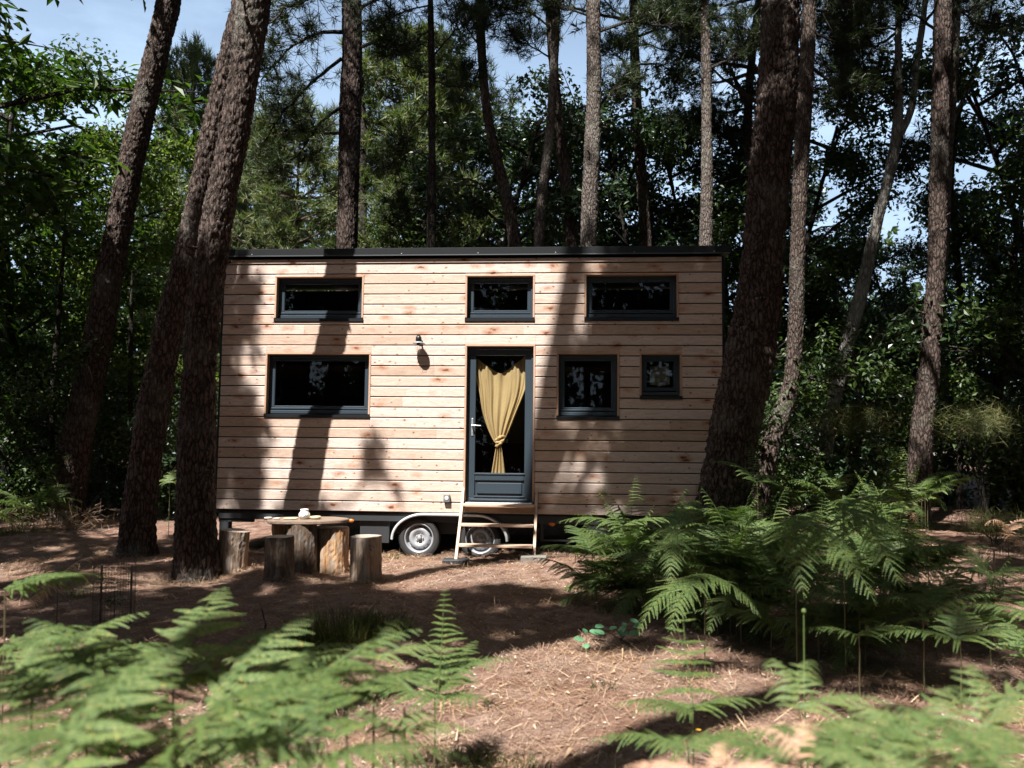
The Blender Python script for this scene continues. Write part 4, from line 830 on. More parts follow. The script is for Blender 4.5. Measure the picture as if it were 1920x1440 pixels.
G += [cl(gpt(a, b), h, r, s) for a, b, h, r, s in ((60, 1010, 12, .9, 30), (200, 1020, 12, .7, 24), (130, 1060, 11, .6, 20), (330, 1010, 12, .5, 16), (460, 1040, 12, .4, 12), (90, 940, 14, 1.2, 34), (250, 960, 13, .9, 26), (40, 1160, 9, .7, 24), (150, 1125, 9, .6, 20), (70, 1100, 10, .6, 20), (340, 1060, 10, .4, 14), (40, 1040, 12, .6, 20), (400, 1110, 9, .35, 14), (160, 985, 13, .5, 16), (300, 1130, 9, .4, 14), (180, 1180, 8, .5, 18), (515, 1075, 9, .3, 22), (548, 1078, 9, .26, 20), (655, 1080, 9, .2, 10), (490, 1095, 9, .3, 14))]
off_pine((-8.6, 4.6, 0), (-7.4, 5.2, 13), .2, .13, 'pine left of the view with foliage shading the left of the wall', 104, G)
# 5: crown shading the ferns right of the house
G = [cl(q, h, r, s) for q, h, r, s in (((2.4, 9.7, .8), 12, .5, 22), ((2.5, 9.7, 2.), 13, .5, 24), ((2.6, 9.7, 3.2), 14, .5, 24), ((2.8, 9.7, 4.4), 15, .45, 20))]
G += [cl(gpt(a, b), h, r, s) for a, b, h, r, s in ((1300, 1060, 13, .7, 24), (1400, 1060, 13, .6, 24), (1700, 1010, 13, .9, 28), (1600, 960, 14, 1., 30), (1800, 990, 14, 1., 30), (1380, 1000, 14, .8, 26), (1250, 1110, 12, .5, 16), (1880, 960, 14, 1.2, 34), (1500, 930, 15, 1.1, 30), (1720, 920, 15, 1.3, 30), (1200, 1060, 12, .4, 14))]
off_pine((6.6, 5.0, 0), (5.6, 4.6, 15), .2, .13, 'pine right of the view whose foliage shades the ferns', 105, G)

# --- young bushy pines and broadleaf trees behind
def ypine(px, d, s, rz, k, label, sz=1):
    x = (px - 960) / F_PX * d; t = thing('young_pine', label, 'pine tree', (x, d, float(gz(x, d))), rz, 'young pines with green crowns behind the house')
    B = trunk_buf([(0, 0, -.2, .10), (.05, 0, 3, .08), (0, .05, 6.5, .04), (0, 0, 8.2, .012)], 1, int(px)); ob('trunk', B.mesh('trunk', M_bark_far, True), t, None, None, (s, s, s * sz))
    for nm, me in zip(('limbs', 'crown'), k): ob(nm, me, t, (0, 0, .5 * s), None, (s, s, s * sz))
ypine(352, 24, .85, 0, TP_Y, 'bushy light green young pine between the leaning twins and the first pine', 1.65)
ypine(555, 22, 1.15, 1, TP_Y2, 'pale airy young pine just left of the tall pine behind the roof')
ypine(775, 20, 1.25, 2, TP_Y, 'big green bushy pine behind the black slender trunk')
ypine(860, 23, 1.22, 3, TP_Y2, 'bushy pine right behind the slim trunk leaning left', 1.05)
ypine(470, 27, 1.2, 4, TP_Y, 'young pine low on the horizon left of the pale airy one')
ypine(650, 28, .8, 5, TP_Y2, 'young pine seen low behind the tall pine left of centre')
BL = [  # kind, px, d, scale, rot, label
 ('chest', 20, 18.0, 1.15, .3, 'large leaved dark chestnut filling the left edge of the photo'), ('chest', -130, 15.5, 1.5, 2.0, 'big chestnut at the top left corner reaching in from outside'),
 ('birch', 195, 18.8, 1.0, 1.0, 'light green small leaved tree between the chestnut and the first pine'), ('oak1', -60, 20, 1.2, 2.2, 'tall dark tree behind the chestnut at the far left'),
 ('oak2', 300, 20, .62, 3.0, 'low dark tree between the first pine and the leaning twins'), ('oak1', 120, 24, .85, 4.1, 'shrubby tree on the bank at left'),
 ('oak2', 960, 17.5, .97, .5, 'glossy leaved tree behind the roof above the door'), ('oak1', 900, 21, .95, 1.5, 'dark tree behind the bushy pine near the middle'),
 ('oak2', 1150, 18.5, 1.02, 2.5, 'dark leafy tree behind the grey upright trunk'), ('oak1', 1080, 22, 1.12, 3.5, 'leafy tree filling the gap right of the sky opening'),
 ('oak1', 1270, 19, .95, 4.5, 'dark tree behind the right half of the roof'), ('oak2', 1390, 21, 1.08, 5.5, 'leafy tree behind the right end of the house'),
 ('oak1', 1560, 19.5, 1.05, .9, 'rounded leafy tree right of the scaly trunk'), ('oak2', 1480, 24, 1.05, 1.9, 'dark tree behind the scaly trunk'),
 ('oak2', 1660, 22, .80, 2.9, 'dark low tree behind the forked pine'), ('oak1', 1860, 18, 1.12, 3.9, 'tall leafy tree at the right edge of the photo'),
 ('oak2', 1960, 21, 1.25, 4.9, 'dark tree entering from beyond the right edge'), ('oak1', 1760, 25, .85, 5.9, 'dim tree behind the dark pine at right'),
 ('oak2', 420, 32, .7, .2, 'distant shrubby tree behind the young pines'), ('oak1', 720, 30, .75, .2, 'distant broadleaf seen under the bushy pine')]
for kd, px, d, s, rz, lb in BL: broad(kd, (px - 960) / F_PX * d, d, s, rz, lb, 'tree', 'broadleaf trees around the clearing')
BS = [('bush1', 30, 15.5, 1.2, 'dark bush at the far left under the chestnut'), ('bush2', 150, 17, 1.1, 'bush right behind the first leaning pine'), ('bush1', 235, 19, 1.35, 'bush in the gap right of the first leaning pine'),
 ('bush3', 320, 17.5, 1.2, 'sunlit bush between the leaning twins'), ('bush2', 400, 16.5, 1.1, 'dark bush against the left end of the house'), ('bush1', 1400, 15, 1.3, 'dark bush just past the right end of the house'),
 ('bush2', 1520, 16.5, 1.5, 'bush behind the scaly curved trunk'), ('bush1', 1640, 19, 1.5, 'bush in the shade right of the pale trunk'), ('bush3', 1655, 17.5, 1.1, 'light green shrub spray near the pale trunk'),
 ('bush2', 1790, 19.5, 1.6, 'dark bush right of the dark pine at right'), ('bush1', 1900, 17, 1.7, 'bush at the right edge under the tall leafy tree'), ('bush2', 1460, 20, 1.8, 'far bush behind the thickest pine'),
 ('bush1', 80, 21, 1.5, 'far bush on the left bank'), ('bush2', 1720, 23, 1.7, 'far bush behind the right pines')]
for k, (kd, px, d, s, lb) in enumerate(BS): broad(kd, (px - 960) / F_PX * d, d, s, k * 1.3, lb, 'bush', 'bushes under the trees')
# far wood as one mass
rg = np.random.default_rng(77); B = Buf()
cc, rr = [], []
for k in range(420):
    y = rg.uniform(32, 52); x = rg.uniform(-.72, .72) * y * 1.1; z = float(gz(x, y)) + rg.uniform(.3, 1) ** 1 * (10.5 + 2.5 * math.sin(x * .5)) * rg.random() ** .7
    cc.append((x, y, z)); rr.append(rg.uniform(1.2, 2.2))
leaves(B, cc, rr, 60000, .42, rg, .4, .6, .6)
for k in range(40):
    y = rg.uniform(30, 50); x = rg.uniform(-.7, .7) * y; z = float(gz(x, y)); B.tube([(x, y, z - .3), (x + rg.normal(0, .4), y, z + 9)], [.17, .09], 6, False)
tag(B.obj('distant_woodland', M_leaf, None), 'dim mass of woodland far behind the house and trees', 'woodland', kind='stuff')

# woods round the clearing, out of the picture, added to dim sky light: they close the sky except towards the sun
rg = np.random.default_rng(78); B = Buf(); cc, rr = [], []
while len(cc) < 2600:
    x, y, z = rg.uniform(-26, 26), rg.uniform(-22, 30), 2 + 24 * rg.random()
    if math.hypot(x, y - 5) < 6.5 and z < 11: continue
    if y > 0 and abs(x) < .64 * y + 3.2 and z < .54 * y + 5: continue          # stays out of what the camera sees
    t_ = [(x + .261 * h, y + .520 * h) for h in (z - 4, z - 2, z)]
    if any(-7.2 < a < 5.2 and 1.0 < b < 14.2 for a, b in t_): continue           # leaves the sun its way to the house
    if any(-12 < a < 9 and 14 < b < 27 for a, b in t_) and (x < 2 or rg.random() < .9): continue   # and mostly to the trees behind
    if z < 12 and math.hypot(x, y) < 11 and y < 6: continue
    if x < -6 and z < 7 and y > 6 : continue
    cc.append((x, y, z)); rr.append(rg.uniform(1.1, 1.9))
for k in range(700):  # low band added to darken what the windows reflect
    cc.append((rg.uniform(-28, 28), rg.uniform(-26, -12), rg.uniform(0, 15))); rr.append(rg.uniform(1.1, 1.9))
leaves(B, cc, rr, 290000, .42, rg, .3, .75, .6)
for k in range(60):
    x, y = (rg.uniform(-26, 26), rg.uniform(-18, -7)) if k % 3 == 0 else (rg.uniform(14, 22) * (-1) ** k, rg.uniform(-8, 14)); B.tube([(x, y, -.3), (x + rg.normal(0, .5), y, 14)], [.2, .12], 6, False)
tag(B.obj('unseen_woodland', M_leaf, None), 'unseen woodland round the clearing, added to dim the sky beside and behind the viewer', 'woodland', kind='stuff')

# --- broom-like shrub and dry brush
def spray(name, px, py, d, r, n, ln, wd, mat, label, cat, flat=.5, stem=True, seed=0, up=.2):
    rg = np.random.default_rng(seed); p = at(px, py, d); g_ = float(gz(p[0], d)); t = thing(name, label, cat, (p[0], d, g_)); c = p - np.array([p[0], d, g_]); B = Buf()
    a = rg.normal(size=(n, 3)) * [1, 1, flat]; a /= np.linalg.norm(a, axis=1)[:, None]; base = c + rg.normal(0, .42, (n, 3)) * r * [1.5, 1.2, .42] + .25 * r * np.sin(a * 9)
    dr_ = a * .5 + rg.normal(0, .55, (n, 3)) + [0, 0, up]; dr_ /= np.linalg.norm(dr_, axis=1)[:, None]; s = np.cross(dr_, rg.normal(size=(n, 3))); s /= np.linalg.norm(s, axis=1)[:, None]
    l = ln * rg.uniform(.5, 1.1, (n, 1)); V = np.stack([base - s * wd, base + s * wd, base + dr_ * l], 1).reshape(-1, 3); B.add(V, np.arange(3 * n).reshape(-1, 3)); B.obj('foliage', mat, t)
    if stem:
        S = Buf()
        for k in range(7): e = c + a[k] * r * .9; S.tube([(0.03 * k, 0, -.05), (.1 * math.sin(k), .05, c[2] * .55), tuple(e)], [.009, .007, .003], 5, False)
        S.obj('stem', M_bark_dark, t)
    return t
M_broom = leafmat('broom_twigs', (.06, .08, .03), (.16, .17, .07), .2, .6, .3, (.33, .26, .15))
spray('broom_shrub', 1835, 790, 14.5, .5, 1500, .34, .0025, M_broom, 'wispy pale broom bush catching light at the right edge', 'shrub', .45, True, 1, .05)
spray('broom_shrub', 1600, 790, 16, .5, 1500, .34, .003, M_broom, 'dim wispy broom bush below the pale trunk', 'shrub', .5, True, 2)
spray('thorny_shrub', 1860, 985, 12.5, .38, 1500, .22, .0035, M_broom, 'low straggly yellow green shrub beside the sunlit ground at right', 'shrub', .5, True, 3)
0 and spray('dry_bush', 1790, 905, 15, .3, 700, .3, .003, M_twigs, 'small bare dry bush at the foot of the dark right pine', 'shrub', .7, True, 4)
spray('brush_pile', 45, 990, 14.2, .6, 700, .3, .003, M_litter, 'heap of dry grass and brush on the ground at far left', 'brush pile', .25, False, 5)
spray('brush_pile', 125, 988, 13.6, .5, 500, .26, .003, M_litter, 'smaller heap of dry twigs left of the leaning twins', 'brush pile', .25, False, 6)

# ------------------------------------------------------------------ bracken
def frond_tpl(seed, a0, a1, pairs, wmax, fl, prat, sp, pw, droop=.25, peak=.12):
    rg = np.random.default_rng(seed); B = Buf(); S = np.linspace(0, 1, 40); an = R(a0) + (R(a1) - R(a0)) * S ** 1.2
    dx_ = np.cumsum(np.cos(an)) / 40; dz_ = np.cumsum(np.sin(an)) / 40; yb = .03 * np.sin(S * 3 + seed); Q = np.stack([dx_, yb, dz_], -1)
    B.tube(Q[::3], .0055 * (1 - .85 * S[::3]), 5, False)
    P0, AX, WD, LN = [], [], [], []
    for i in range(pairs):
        s = (i + .15) / pairs; s = s ** .88; k = min(38, int(s * 39)); t = Q[k + 1] - Q[k]; t /= np.linalg.norm(t); w = wmax * (1 - s) ** .85 * min(1, .72 + s / peak * .28) + .012
        for sd in (-1, 1):
            if rg.random() < .05: continue
            sw = R(rg.uniform(18, 32) + 14 * s); yv = np.array([0, sd, 0.]); ax0 = yv * math.cos(sw) + t * math.sin(sw) * (1 - fl) + np.array([math.sin(sw) * fl, 0, 0]); w_ = w * rg.uniform(.84, 1.1)
            n = max(3, int(w_ / sp)); u = (np.arange(n) + .4) / n; dr = droop * rg.uniform(.2, 2.3)
            pts = Q[k] + ax0 * (u * w_)[:, None] + np.array([0, 0, -1]) * (dr * w_ * u ** 2)[:, None] + t * (.12 * w_ * u ** 2)[:, None]
            axd = ax0[None] + np.array([0, 0, -1]) * (2 * dr * u)[:, None] + t * (.24 * u)[:, None]; axd /= np.linalg.norm(axd, axis=1)[:, None]
            fw = t * (1 - fl) + np.array([1., 0, 0]) * fl; wv = fw - axd * (axd @ fw)[:, None]; wv /= np.linalg.norm(wv, axis=1)[:, None]
            B.tube(np.vstack([Q[k], pts[:: max(1, n // 5)], pts[-1]]), np.linspace(.0024, .0008, 2 + len(pts[:: max(1, n // 5)])), 3, False)
            for s2 in (-1, 1):
                P0.append(pts); AX.append(axd); WD.append(wv * s2); LN.append(prat * w_ * (1 - u) ** .75 * (.75 + .25 * rg.random(n)) + .004)
    P0, AX, WD, LN = np.concatenate(P0), np.concatenate(AX), np.concatenate(WD), np.concatenate(LN)[:, None]
    m = len(P0); nz = np.cross(AX, WD); nz *= np.sign(nz[:, 2:3] + 1e-6); d = WD * .93 + AX * .35 + rg.normal(0, .07, (m, 3)); d /= np.linalg.norm(d, axis=1)[:, None]
    hw = AX * pw * sp
    V = np.stack([P0 - hw * .6, P0 + hw * .6, P0 + d * LN * .55 + hw * .8 + nz * LN * .03, P0 + d * LN * .55 - hw * .55 + nz * LN * .03, P0 + d * LN - nz * LN * .14], 1).reshape(-1, 3)
    i = np.arange(m)[:, None] * 5; n0 = B.n; B.add(V, i + [0, 1, 2, 3]); B.t.append(n0 + i + [3, 2, 4]); return B
FR = {}
FT = {'arch': (1, 55, -18, 20, .37, .0, .125, .0095, .7), 'flat': (2, 22, -22, 22, .38, .0, .125, .0095, .75), 'hang': (3, -5, -62, 21, .33, 0., .125, .0095, .7), 'erect': (4, 78, 48, 17, .38, .7, .14, .0105, .7),
      'wide': (5, 48, 0, 16, .46, .5, .19, .0115, .75), 'wide2': (6, 74, 35, 10, .44, .85, .22, .013, .7), 'curl': (7, 70, -50, 17, .30, .2, .13, .010, .7, .6)}
for k, v in FT.items(): FR[k] = frond_tpl(*v)
FM = {}
def frond_mesh(kind, mat):
    if (kind, mat.name) not in FM: FM[(kind, mat.name)] = FR[kind].mesh('frond', mat)
    return FM[(kind, mat.name)]
stm = Buf().tube([(0, 0, 0), (.0, .006, .3), (.004, 0, .7), (0, 0, 1)], [.006, .0055, .005, .0045], 6, False).mesh('stem', M_fstem)
def fern(x, y, h, fr, label, group, mat=M_fern, name='bracken_fern', cat='fern'):
    """fr: list of (kind, azimuth deg, scale, extra roll)"""
    g_ = float(gz(x, y)); t = thing(name, label, cat, (x, y, g_), 0, group)
    ob('stem', stm, t, None, None, (.85, .85, max(.04, h)))
    for kd, az, s, *e in fr: ob('frond', frond_mesh(kd, e[1] if len(e) > 1 else mat), t, (0, 0, h - .003), (R(e[0]) if e else 0, 0, R(az)), s)
    return t
def fernpx(px, py, d, fr, label, group, mat=M_fern, **k):
    p = at(px, py, d); return fern(p[0], p[1], p[2] - float(gz(p[0], p[1])), fr, label, group, mat, **k)
GF = 'bracken ferns close to the camera'
NEAR = [  # px, py of the stem's top, depth, fronds, label, material
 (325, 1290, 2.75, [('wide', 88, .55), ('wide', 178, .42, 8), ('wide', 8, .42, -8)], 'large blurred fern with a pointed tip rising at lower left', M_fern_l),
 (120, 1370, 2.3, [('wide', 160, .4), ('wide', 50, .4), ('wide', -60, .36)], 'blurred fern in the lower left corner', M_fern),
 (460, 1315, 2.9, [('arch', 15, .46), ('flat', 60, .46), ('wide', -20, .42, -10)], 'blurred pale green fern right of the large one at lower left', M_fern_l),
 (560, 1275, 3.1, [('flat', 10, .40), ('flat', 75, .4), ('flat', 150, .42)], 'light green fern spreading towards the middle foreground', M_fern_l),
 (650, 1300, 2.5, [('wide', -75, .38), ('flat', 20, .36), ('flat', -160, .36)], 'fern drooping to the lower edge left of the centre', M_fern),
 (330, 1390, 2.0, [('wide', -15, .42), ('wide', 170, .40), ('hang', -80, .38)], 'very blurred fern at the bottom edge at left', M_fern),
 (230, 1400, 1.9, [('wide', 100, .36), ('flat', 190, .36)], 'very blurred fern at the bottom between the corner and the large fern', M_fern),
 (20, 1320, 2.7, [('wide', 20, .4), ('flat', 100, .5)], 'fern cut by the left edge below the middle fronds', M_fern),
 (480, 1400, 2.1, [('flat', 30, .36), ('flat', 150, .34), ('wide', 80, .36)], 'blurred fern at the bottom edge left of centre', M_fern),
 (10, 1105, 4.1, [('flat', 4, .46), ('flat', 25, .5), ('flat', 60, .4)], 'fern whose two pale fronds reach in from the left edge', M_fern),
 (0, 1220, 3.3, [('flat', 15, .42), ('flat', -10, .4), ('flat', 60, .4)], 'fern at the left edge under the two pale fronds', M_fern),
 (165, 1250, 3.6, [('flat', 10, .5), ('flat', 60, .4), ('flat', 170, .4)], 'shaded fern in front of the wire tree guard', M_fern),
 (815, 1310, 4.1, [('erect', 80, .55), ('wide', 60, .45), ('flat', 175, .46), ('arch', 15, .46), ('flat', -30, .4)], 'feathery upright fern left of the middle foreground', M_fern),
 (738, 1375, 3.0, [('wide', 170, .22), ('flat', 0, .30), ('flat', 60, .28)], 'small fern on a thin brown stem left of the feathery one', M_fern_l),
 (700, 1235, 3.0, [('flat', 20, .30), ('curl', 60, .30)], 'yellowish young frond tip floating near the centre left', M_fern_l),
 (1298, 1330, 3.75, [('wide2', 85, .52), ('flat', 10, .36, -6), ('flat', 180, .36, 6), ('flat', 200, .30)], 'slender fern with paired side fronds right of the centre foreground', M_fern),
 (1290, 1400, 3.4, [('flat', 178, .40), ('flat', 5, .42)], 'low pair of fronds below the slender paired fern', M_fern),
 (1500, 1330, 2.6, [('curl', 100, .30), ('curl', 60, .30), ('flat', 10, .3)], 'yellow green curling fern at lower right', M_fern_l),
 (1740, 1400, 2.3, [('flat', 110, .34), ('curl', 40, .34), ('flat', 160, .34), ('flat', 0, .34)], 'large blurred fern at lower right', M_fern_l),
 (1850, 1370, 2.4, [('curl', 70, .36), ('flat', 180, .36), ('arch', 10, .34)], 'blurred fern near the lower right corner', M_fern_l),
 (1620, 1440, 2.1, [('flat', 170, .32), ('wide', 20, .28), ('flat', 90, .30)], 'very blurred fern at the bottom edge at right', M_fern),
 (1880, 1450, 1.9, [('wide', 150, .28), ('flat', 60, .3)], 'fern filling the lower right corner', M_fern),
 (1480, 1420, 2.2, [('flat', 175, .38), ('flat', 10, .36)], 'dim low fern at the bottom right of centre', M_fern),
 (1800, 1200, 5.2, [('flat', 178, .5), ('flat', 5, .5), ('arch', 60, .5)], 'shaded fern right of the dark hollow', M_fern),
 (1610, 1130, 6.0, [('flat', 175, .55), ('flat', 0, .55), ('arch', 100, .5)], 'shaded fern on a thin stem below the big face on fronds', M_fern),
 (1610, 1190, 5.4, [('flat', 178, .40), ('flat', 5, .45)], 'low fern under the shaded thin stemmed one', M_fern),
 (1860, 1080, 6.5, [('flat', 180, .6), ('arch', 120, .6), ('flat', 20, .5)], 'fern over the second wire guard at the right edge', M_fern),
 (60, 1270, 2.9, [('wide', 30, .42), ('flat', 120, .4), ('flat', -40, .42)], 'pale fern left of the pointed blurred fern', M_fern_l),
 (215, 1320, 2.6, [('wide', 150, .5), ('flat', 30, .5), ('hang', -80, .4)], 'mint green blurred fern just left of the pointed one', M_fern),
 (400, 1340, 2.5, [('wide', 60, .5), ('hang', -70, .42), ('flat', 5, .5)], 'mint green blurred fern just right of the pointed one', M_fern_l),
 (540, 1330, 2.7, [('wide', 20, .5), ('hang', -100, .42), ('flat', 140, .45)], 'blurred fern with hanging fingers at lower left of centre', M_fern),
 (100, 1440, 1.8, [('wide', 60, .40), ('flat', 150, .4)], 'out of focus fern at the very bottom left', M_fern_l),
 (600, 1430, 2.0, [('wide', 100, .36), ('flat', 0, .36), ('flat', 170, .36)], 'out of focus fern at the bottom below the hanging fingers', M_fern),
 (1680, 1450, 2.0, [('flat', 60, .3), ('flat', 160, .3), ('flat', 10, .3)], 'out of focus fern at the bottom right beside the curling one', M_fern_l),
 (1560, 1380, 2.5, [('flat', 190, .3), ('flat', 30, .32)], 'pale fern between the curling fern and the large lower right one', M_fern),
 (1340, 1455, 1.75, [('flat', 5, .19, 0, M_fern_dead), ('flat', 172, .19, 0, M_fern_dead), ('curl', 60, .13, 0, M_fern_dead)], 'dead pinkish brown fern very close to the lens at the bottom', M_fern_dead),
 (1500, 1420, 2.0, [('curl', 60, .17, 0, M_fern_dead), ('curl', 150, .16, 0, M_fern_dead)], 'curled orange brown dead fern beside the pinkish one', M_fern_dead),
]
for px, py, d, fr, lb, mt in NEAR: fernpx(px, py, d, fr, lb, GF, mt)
MID = [ # distinct fronds of the big clump at right
 (1490, 965, 5.7, [('hang', -72, .92), ('hang', -104, .86)], 'two large fronds hanging face on at the middle of the fern clump'),
 (1580, 950, 5.9, [('hang', -84, .9), ('hang', -50, .8), ('flat', 20, .6)], 'tall fern behind the two face on fronds'),
 (1270, 1000, 6.7, [('hang', -105, .66), ('flat', 178, .55), ('flat', -10, .6), ('arch', 60, .6)], 'fern with bright arching fronds at the front left of the clump'),
 (1320, 1075, 5.9, [('hang', 212, .72), ('hang', -40, .5), ('hang', -125, .66)], 'fern whose bright frond tip hangs over the round leaved plant'),
 (1110, 1035, 8.6, [('flat', 178, .62), ('arch', 120, .6), ('flat', -20, .6), ('flat', 215, .55)], 'leftmost fern of the clump, beside the steps'),
 (1170, 985, 9.4, [('flat', 175, .75), ('flat', 10, .7)], 'fern with a level frond just below the wall at right'),
 (1420, 905, 9.2, [('arch', 150, .6), ('flat', 60, .6), ('erect', 90, .5)], 'fern tip in front of the foot of the thickest pine')]
for px, py, d, fr, lb in MID: fernpx(px, py, d, fr, lb, 'bracken ferns of the clump right of the steps')
ORD = ['leftmost', 'second from left', 'third from left', 'fourth from left', 'fifth from left', 'sixth from left', 'seventh from left', 'eighth from left', 'ninth from left', 'tenth from left', 'eleventh from left', 'twelfth from left', 'thirteenth from left', 'fourteenth from left', 'fifteenth from left', 'sixteenth from left', 'rightmost']
ROW = ['front row', 'second row', 'third row', 'fourth row', 'fifth row', 'back row']
def rank(ts, rows, fmt):
    ts = sorted(ts, key=lambda t: t.location.y); m = -(-len(ts) // rows)
    for r_ in range(rows):
        row = sorted(ts[r_ * m:(r_ + 1) * m], key=lambda t: t.location.x / t.location.y)
        for k, t in enumerate(row): t['label'] = fmt % (((ROW[:rows - 1] + ['back row'])[r_] + ', ' if rows > 1 else '') + (ORD[k] if k < len(row) - 1 or k == 0 else 'rightmost'))
CL = []
rg = np.random.default_rng(42); kinds = ['arch', 'flat', 'hang', 'arch', 'flat', 'wide', 'erect']
for k in range(80):
    y = rg.uniform(6.9, 10.5); x = rg.uniform(.75 + (10.5 - y) * .03, y * .455); 
    if y < 7.6 and x < 1.4: x += .7
    h = rg.uniform(.22, .62) * (.8 if x < 1.3 else 1) * min(1, .62 + (x - .7) * .35)
    fr = [(kinds[rg.integers(0, 7)], rg.uniform(-170, 10) if q < 2 else rg.uniform(0, 360), rg.uniform(.5, .85), rg.uniform(-15, 15)) for q in range(rg.integers(3, 6))]
    CL.append(fern(x, y, h, fr, 'bracken fern among many in the dense clump right of the steps', 'dense bracken right of the steps'))
for k in range(14):
    y = rg.uniform(6.0, 7.2); x = rg.uniform(1.5, .44 * y)
    fr = [(['flat', 'hang', 'flat', 'arch'][rg.integers(0, 4)], rg.uniform(-170, 10) if q < 2 else rg.uniform(0, 360), rg.uniform(.42, .62), rg.uniform(-15, 15)) for q in range(4)]
    CL.append(fern(x, y, rg.uniform(.16, .42), fr, 'bracken', 'dense bracken right of the steps'))
rank(CL, 6, 'bracken in the dense clump right of the steps, %s'); CL = []
for k in range(46):
    y = rg.uniform(12.5, 20); x = y * rg.uniform(.27, .50)
    fr = [(kinds[rg.integers(0, 7)], rg.uniform(0, 360), rg.uniform(.6, .95)) for q in range(3)]
    CL.append(fern(x, y, rg.uniform(.3, .7), fr, 'bracken fern in the sunny patch behind the thickest pine', 'bracken behind the house at right', M_fern if k % 3 else M_fern_l))
rank(CL, 4, 'bracken in the sunny patch behind the thickest pine, %s'); CL = []
for k in range(12):
    y = rg.uniform(5.2, 9); x = y * rg.uniform(.42, .62)
    fr = [(kinds[rg.integers(0, 7)], rg.uniform(0, 360), rg.uniform(.4, .7)) for q in range(3)]
    CL.append(fern(x, y, rg.uniform(.2, .5), fr, 'shaded bracken fern at the right side of the photo', 'shaded bracken at the right edge'))
rank(CL, 1, 'shaded bracken along the right edge of the photo, %s'); CL = []
for k in range(9):
    y = rg.uniform(12.5, 17); x = -y * rg.uniform(.53, .62) 
    fr = [(kinds[rg.integers(0, 7)], rg.uniform(0, 360), rg.uniform(.6, .9)) for q in range(3)]
    CL.append(fern(x, y, rg.uniform(.3, .6), fr, 'bracken fern at the far left behind the brush heap', 'bracken at the far left', M_fern if k % 2 else M_fern_l))
rank(CL, 1, 'bracken at the far left behind the brush heap, %s')
fernpx(318, 905, 13.5, [('flat', 185, .5), ('flat', 20, .5), ('arch', 90, .5)], 'small lit fern between the first pine and the twins', GF, M_fern_l)
for px, py, d, lb in ((108, 1085, 7.2, 'dead straw coloured fern in the sunny patch at left'), (1890, 1000, 11, 'dead tan fern at the right edge'), (1700, 955, 13, 'rusty dead fern among the green ones at right')):
    fernpx(px, py, d, [('curl', 200, .5), ('hang', -90, .45), ('arch', 20, .45)], lb, 'dead bracken', M_fern_dead)

# ------------------------------------------------------------------ small plants and litter
def round_plant(px, py, label, seed, n=9):
    p = gpt(px, py); rg = np.random.default_rng(seed); t = thing('round_leaved_plant', label, 'plant', (p[0], p[1], float(gz(p[0], p[1])))); S, Lf = Buf(), Buf()
    for k in range(n):
        a = rg.uniform(0, 6.28); r_ = rg.uniform(.03, .17); e = np.array([r_ * math.cos(a) * 1.3, r_ * math.sin(a), rg.uniform(.05, .16)]); S.tube([(0, 0, 0), e * [.4, .4, .8], e], .002, 4, False)
        s = rg.uniform(.022, .038); nv = np.array([rg.normal(0, .25), -.35, 1]); nv /= np.linalg.norm(nv); ax = np.cross(nv, [math.sin(a), math.cos(a), 0]); ax /= np.linalg.norm(ax); sd = np.cross(nv, ax); th = np.linspace(0, 2 * math.pi, 13)[:-1]
        V = [e] + [e + ax * s * math.cos(q) * 1.25 + sd * s * math.sin(q) + nv * s * .18 * abs(math.sin(q)) for q in th]; Lf.add(V, [[0, 1 + j, 1 + (j + 1) % 12] for j in range(12)])
    S.obj('stem', M_fstem, t); Lf.obj('foliage', M_round, t)
round_plant(1165, 1192, 'small plant with round blue green leaves under the hanging frond', 1, 12)
round_plant(1100, 1212, 'tiny round leaved seedling left of the round leaved plant', 2, 3)
for px, py, h, lb in ((1163, 1378, .06, 'yellow flower on the shadow band at lower right of centre'), (1310, 1372, .05, 'yellow flower just right of the slender fern stem'), (1769, 1245, .10, 'yellow flower in the shade at right')):
    p = gpt(px, py + h * 1600 / 4.5 * .9); t = thing('yellow_flower', lb, 'flower', (p[0], p[1], float(gz(p[0], p[1])))); s_ = Buf(); s_.tube([(0, 0, 0), (.004, 0, h * .6), (0, 0, h)], .0012, 4, False); s_.obj('stem', M_fstem, t)
    s_ = Buf()
    for q in range(9):
        a = q * .698; dv = np.array([math.cos(a), math.sin(a), .35]); sd = np.array([-math.sin(a), math.cos(a), 0]); b_ = np.array([0, 0, h]); s_.add([b_, b_ + dv * .008 + sd * .005, b_ + dv * .017, b_ + dv * .008 - sd * .005], [[0, 1, 2, 3]])
    s_.obj('petals', M_flower, t)
p = at(1507, 1146, 4.0); g_ = float(gz(p[0], 4.0)); t = thing('budding_stalk', 'tall thin green stalk with a pale bud in front of the dark hollow', 'plant', (p[0], 4.0, g_)); h = p[2] - g_
s_ = Buf(); s_.tube([(.01, 0, 0), (-.004, 0, h * .5), (0, 0, h)], [.0045, .004, .0035], 6); s_.obj('stem', M_fern, t); s_ = Buf(); s_.lathe([(0, -.012), (.008, -.008), (.011, 0), (.008, .010), (0, .014)], (0, 0, h), 'z', 10); s_.obj('bud', M_fern_l, t)
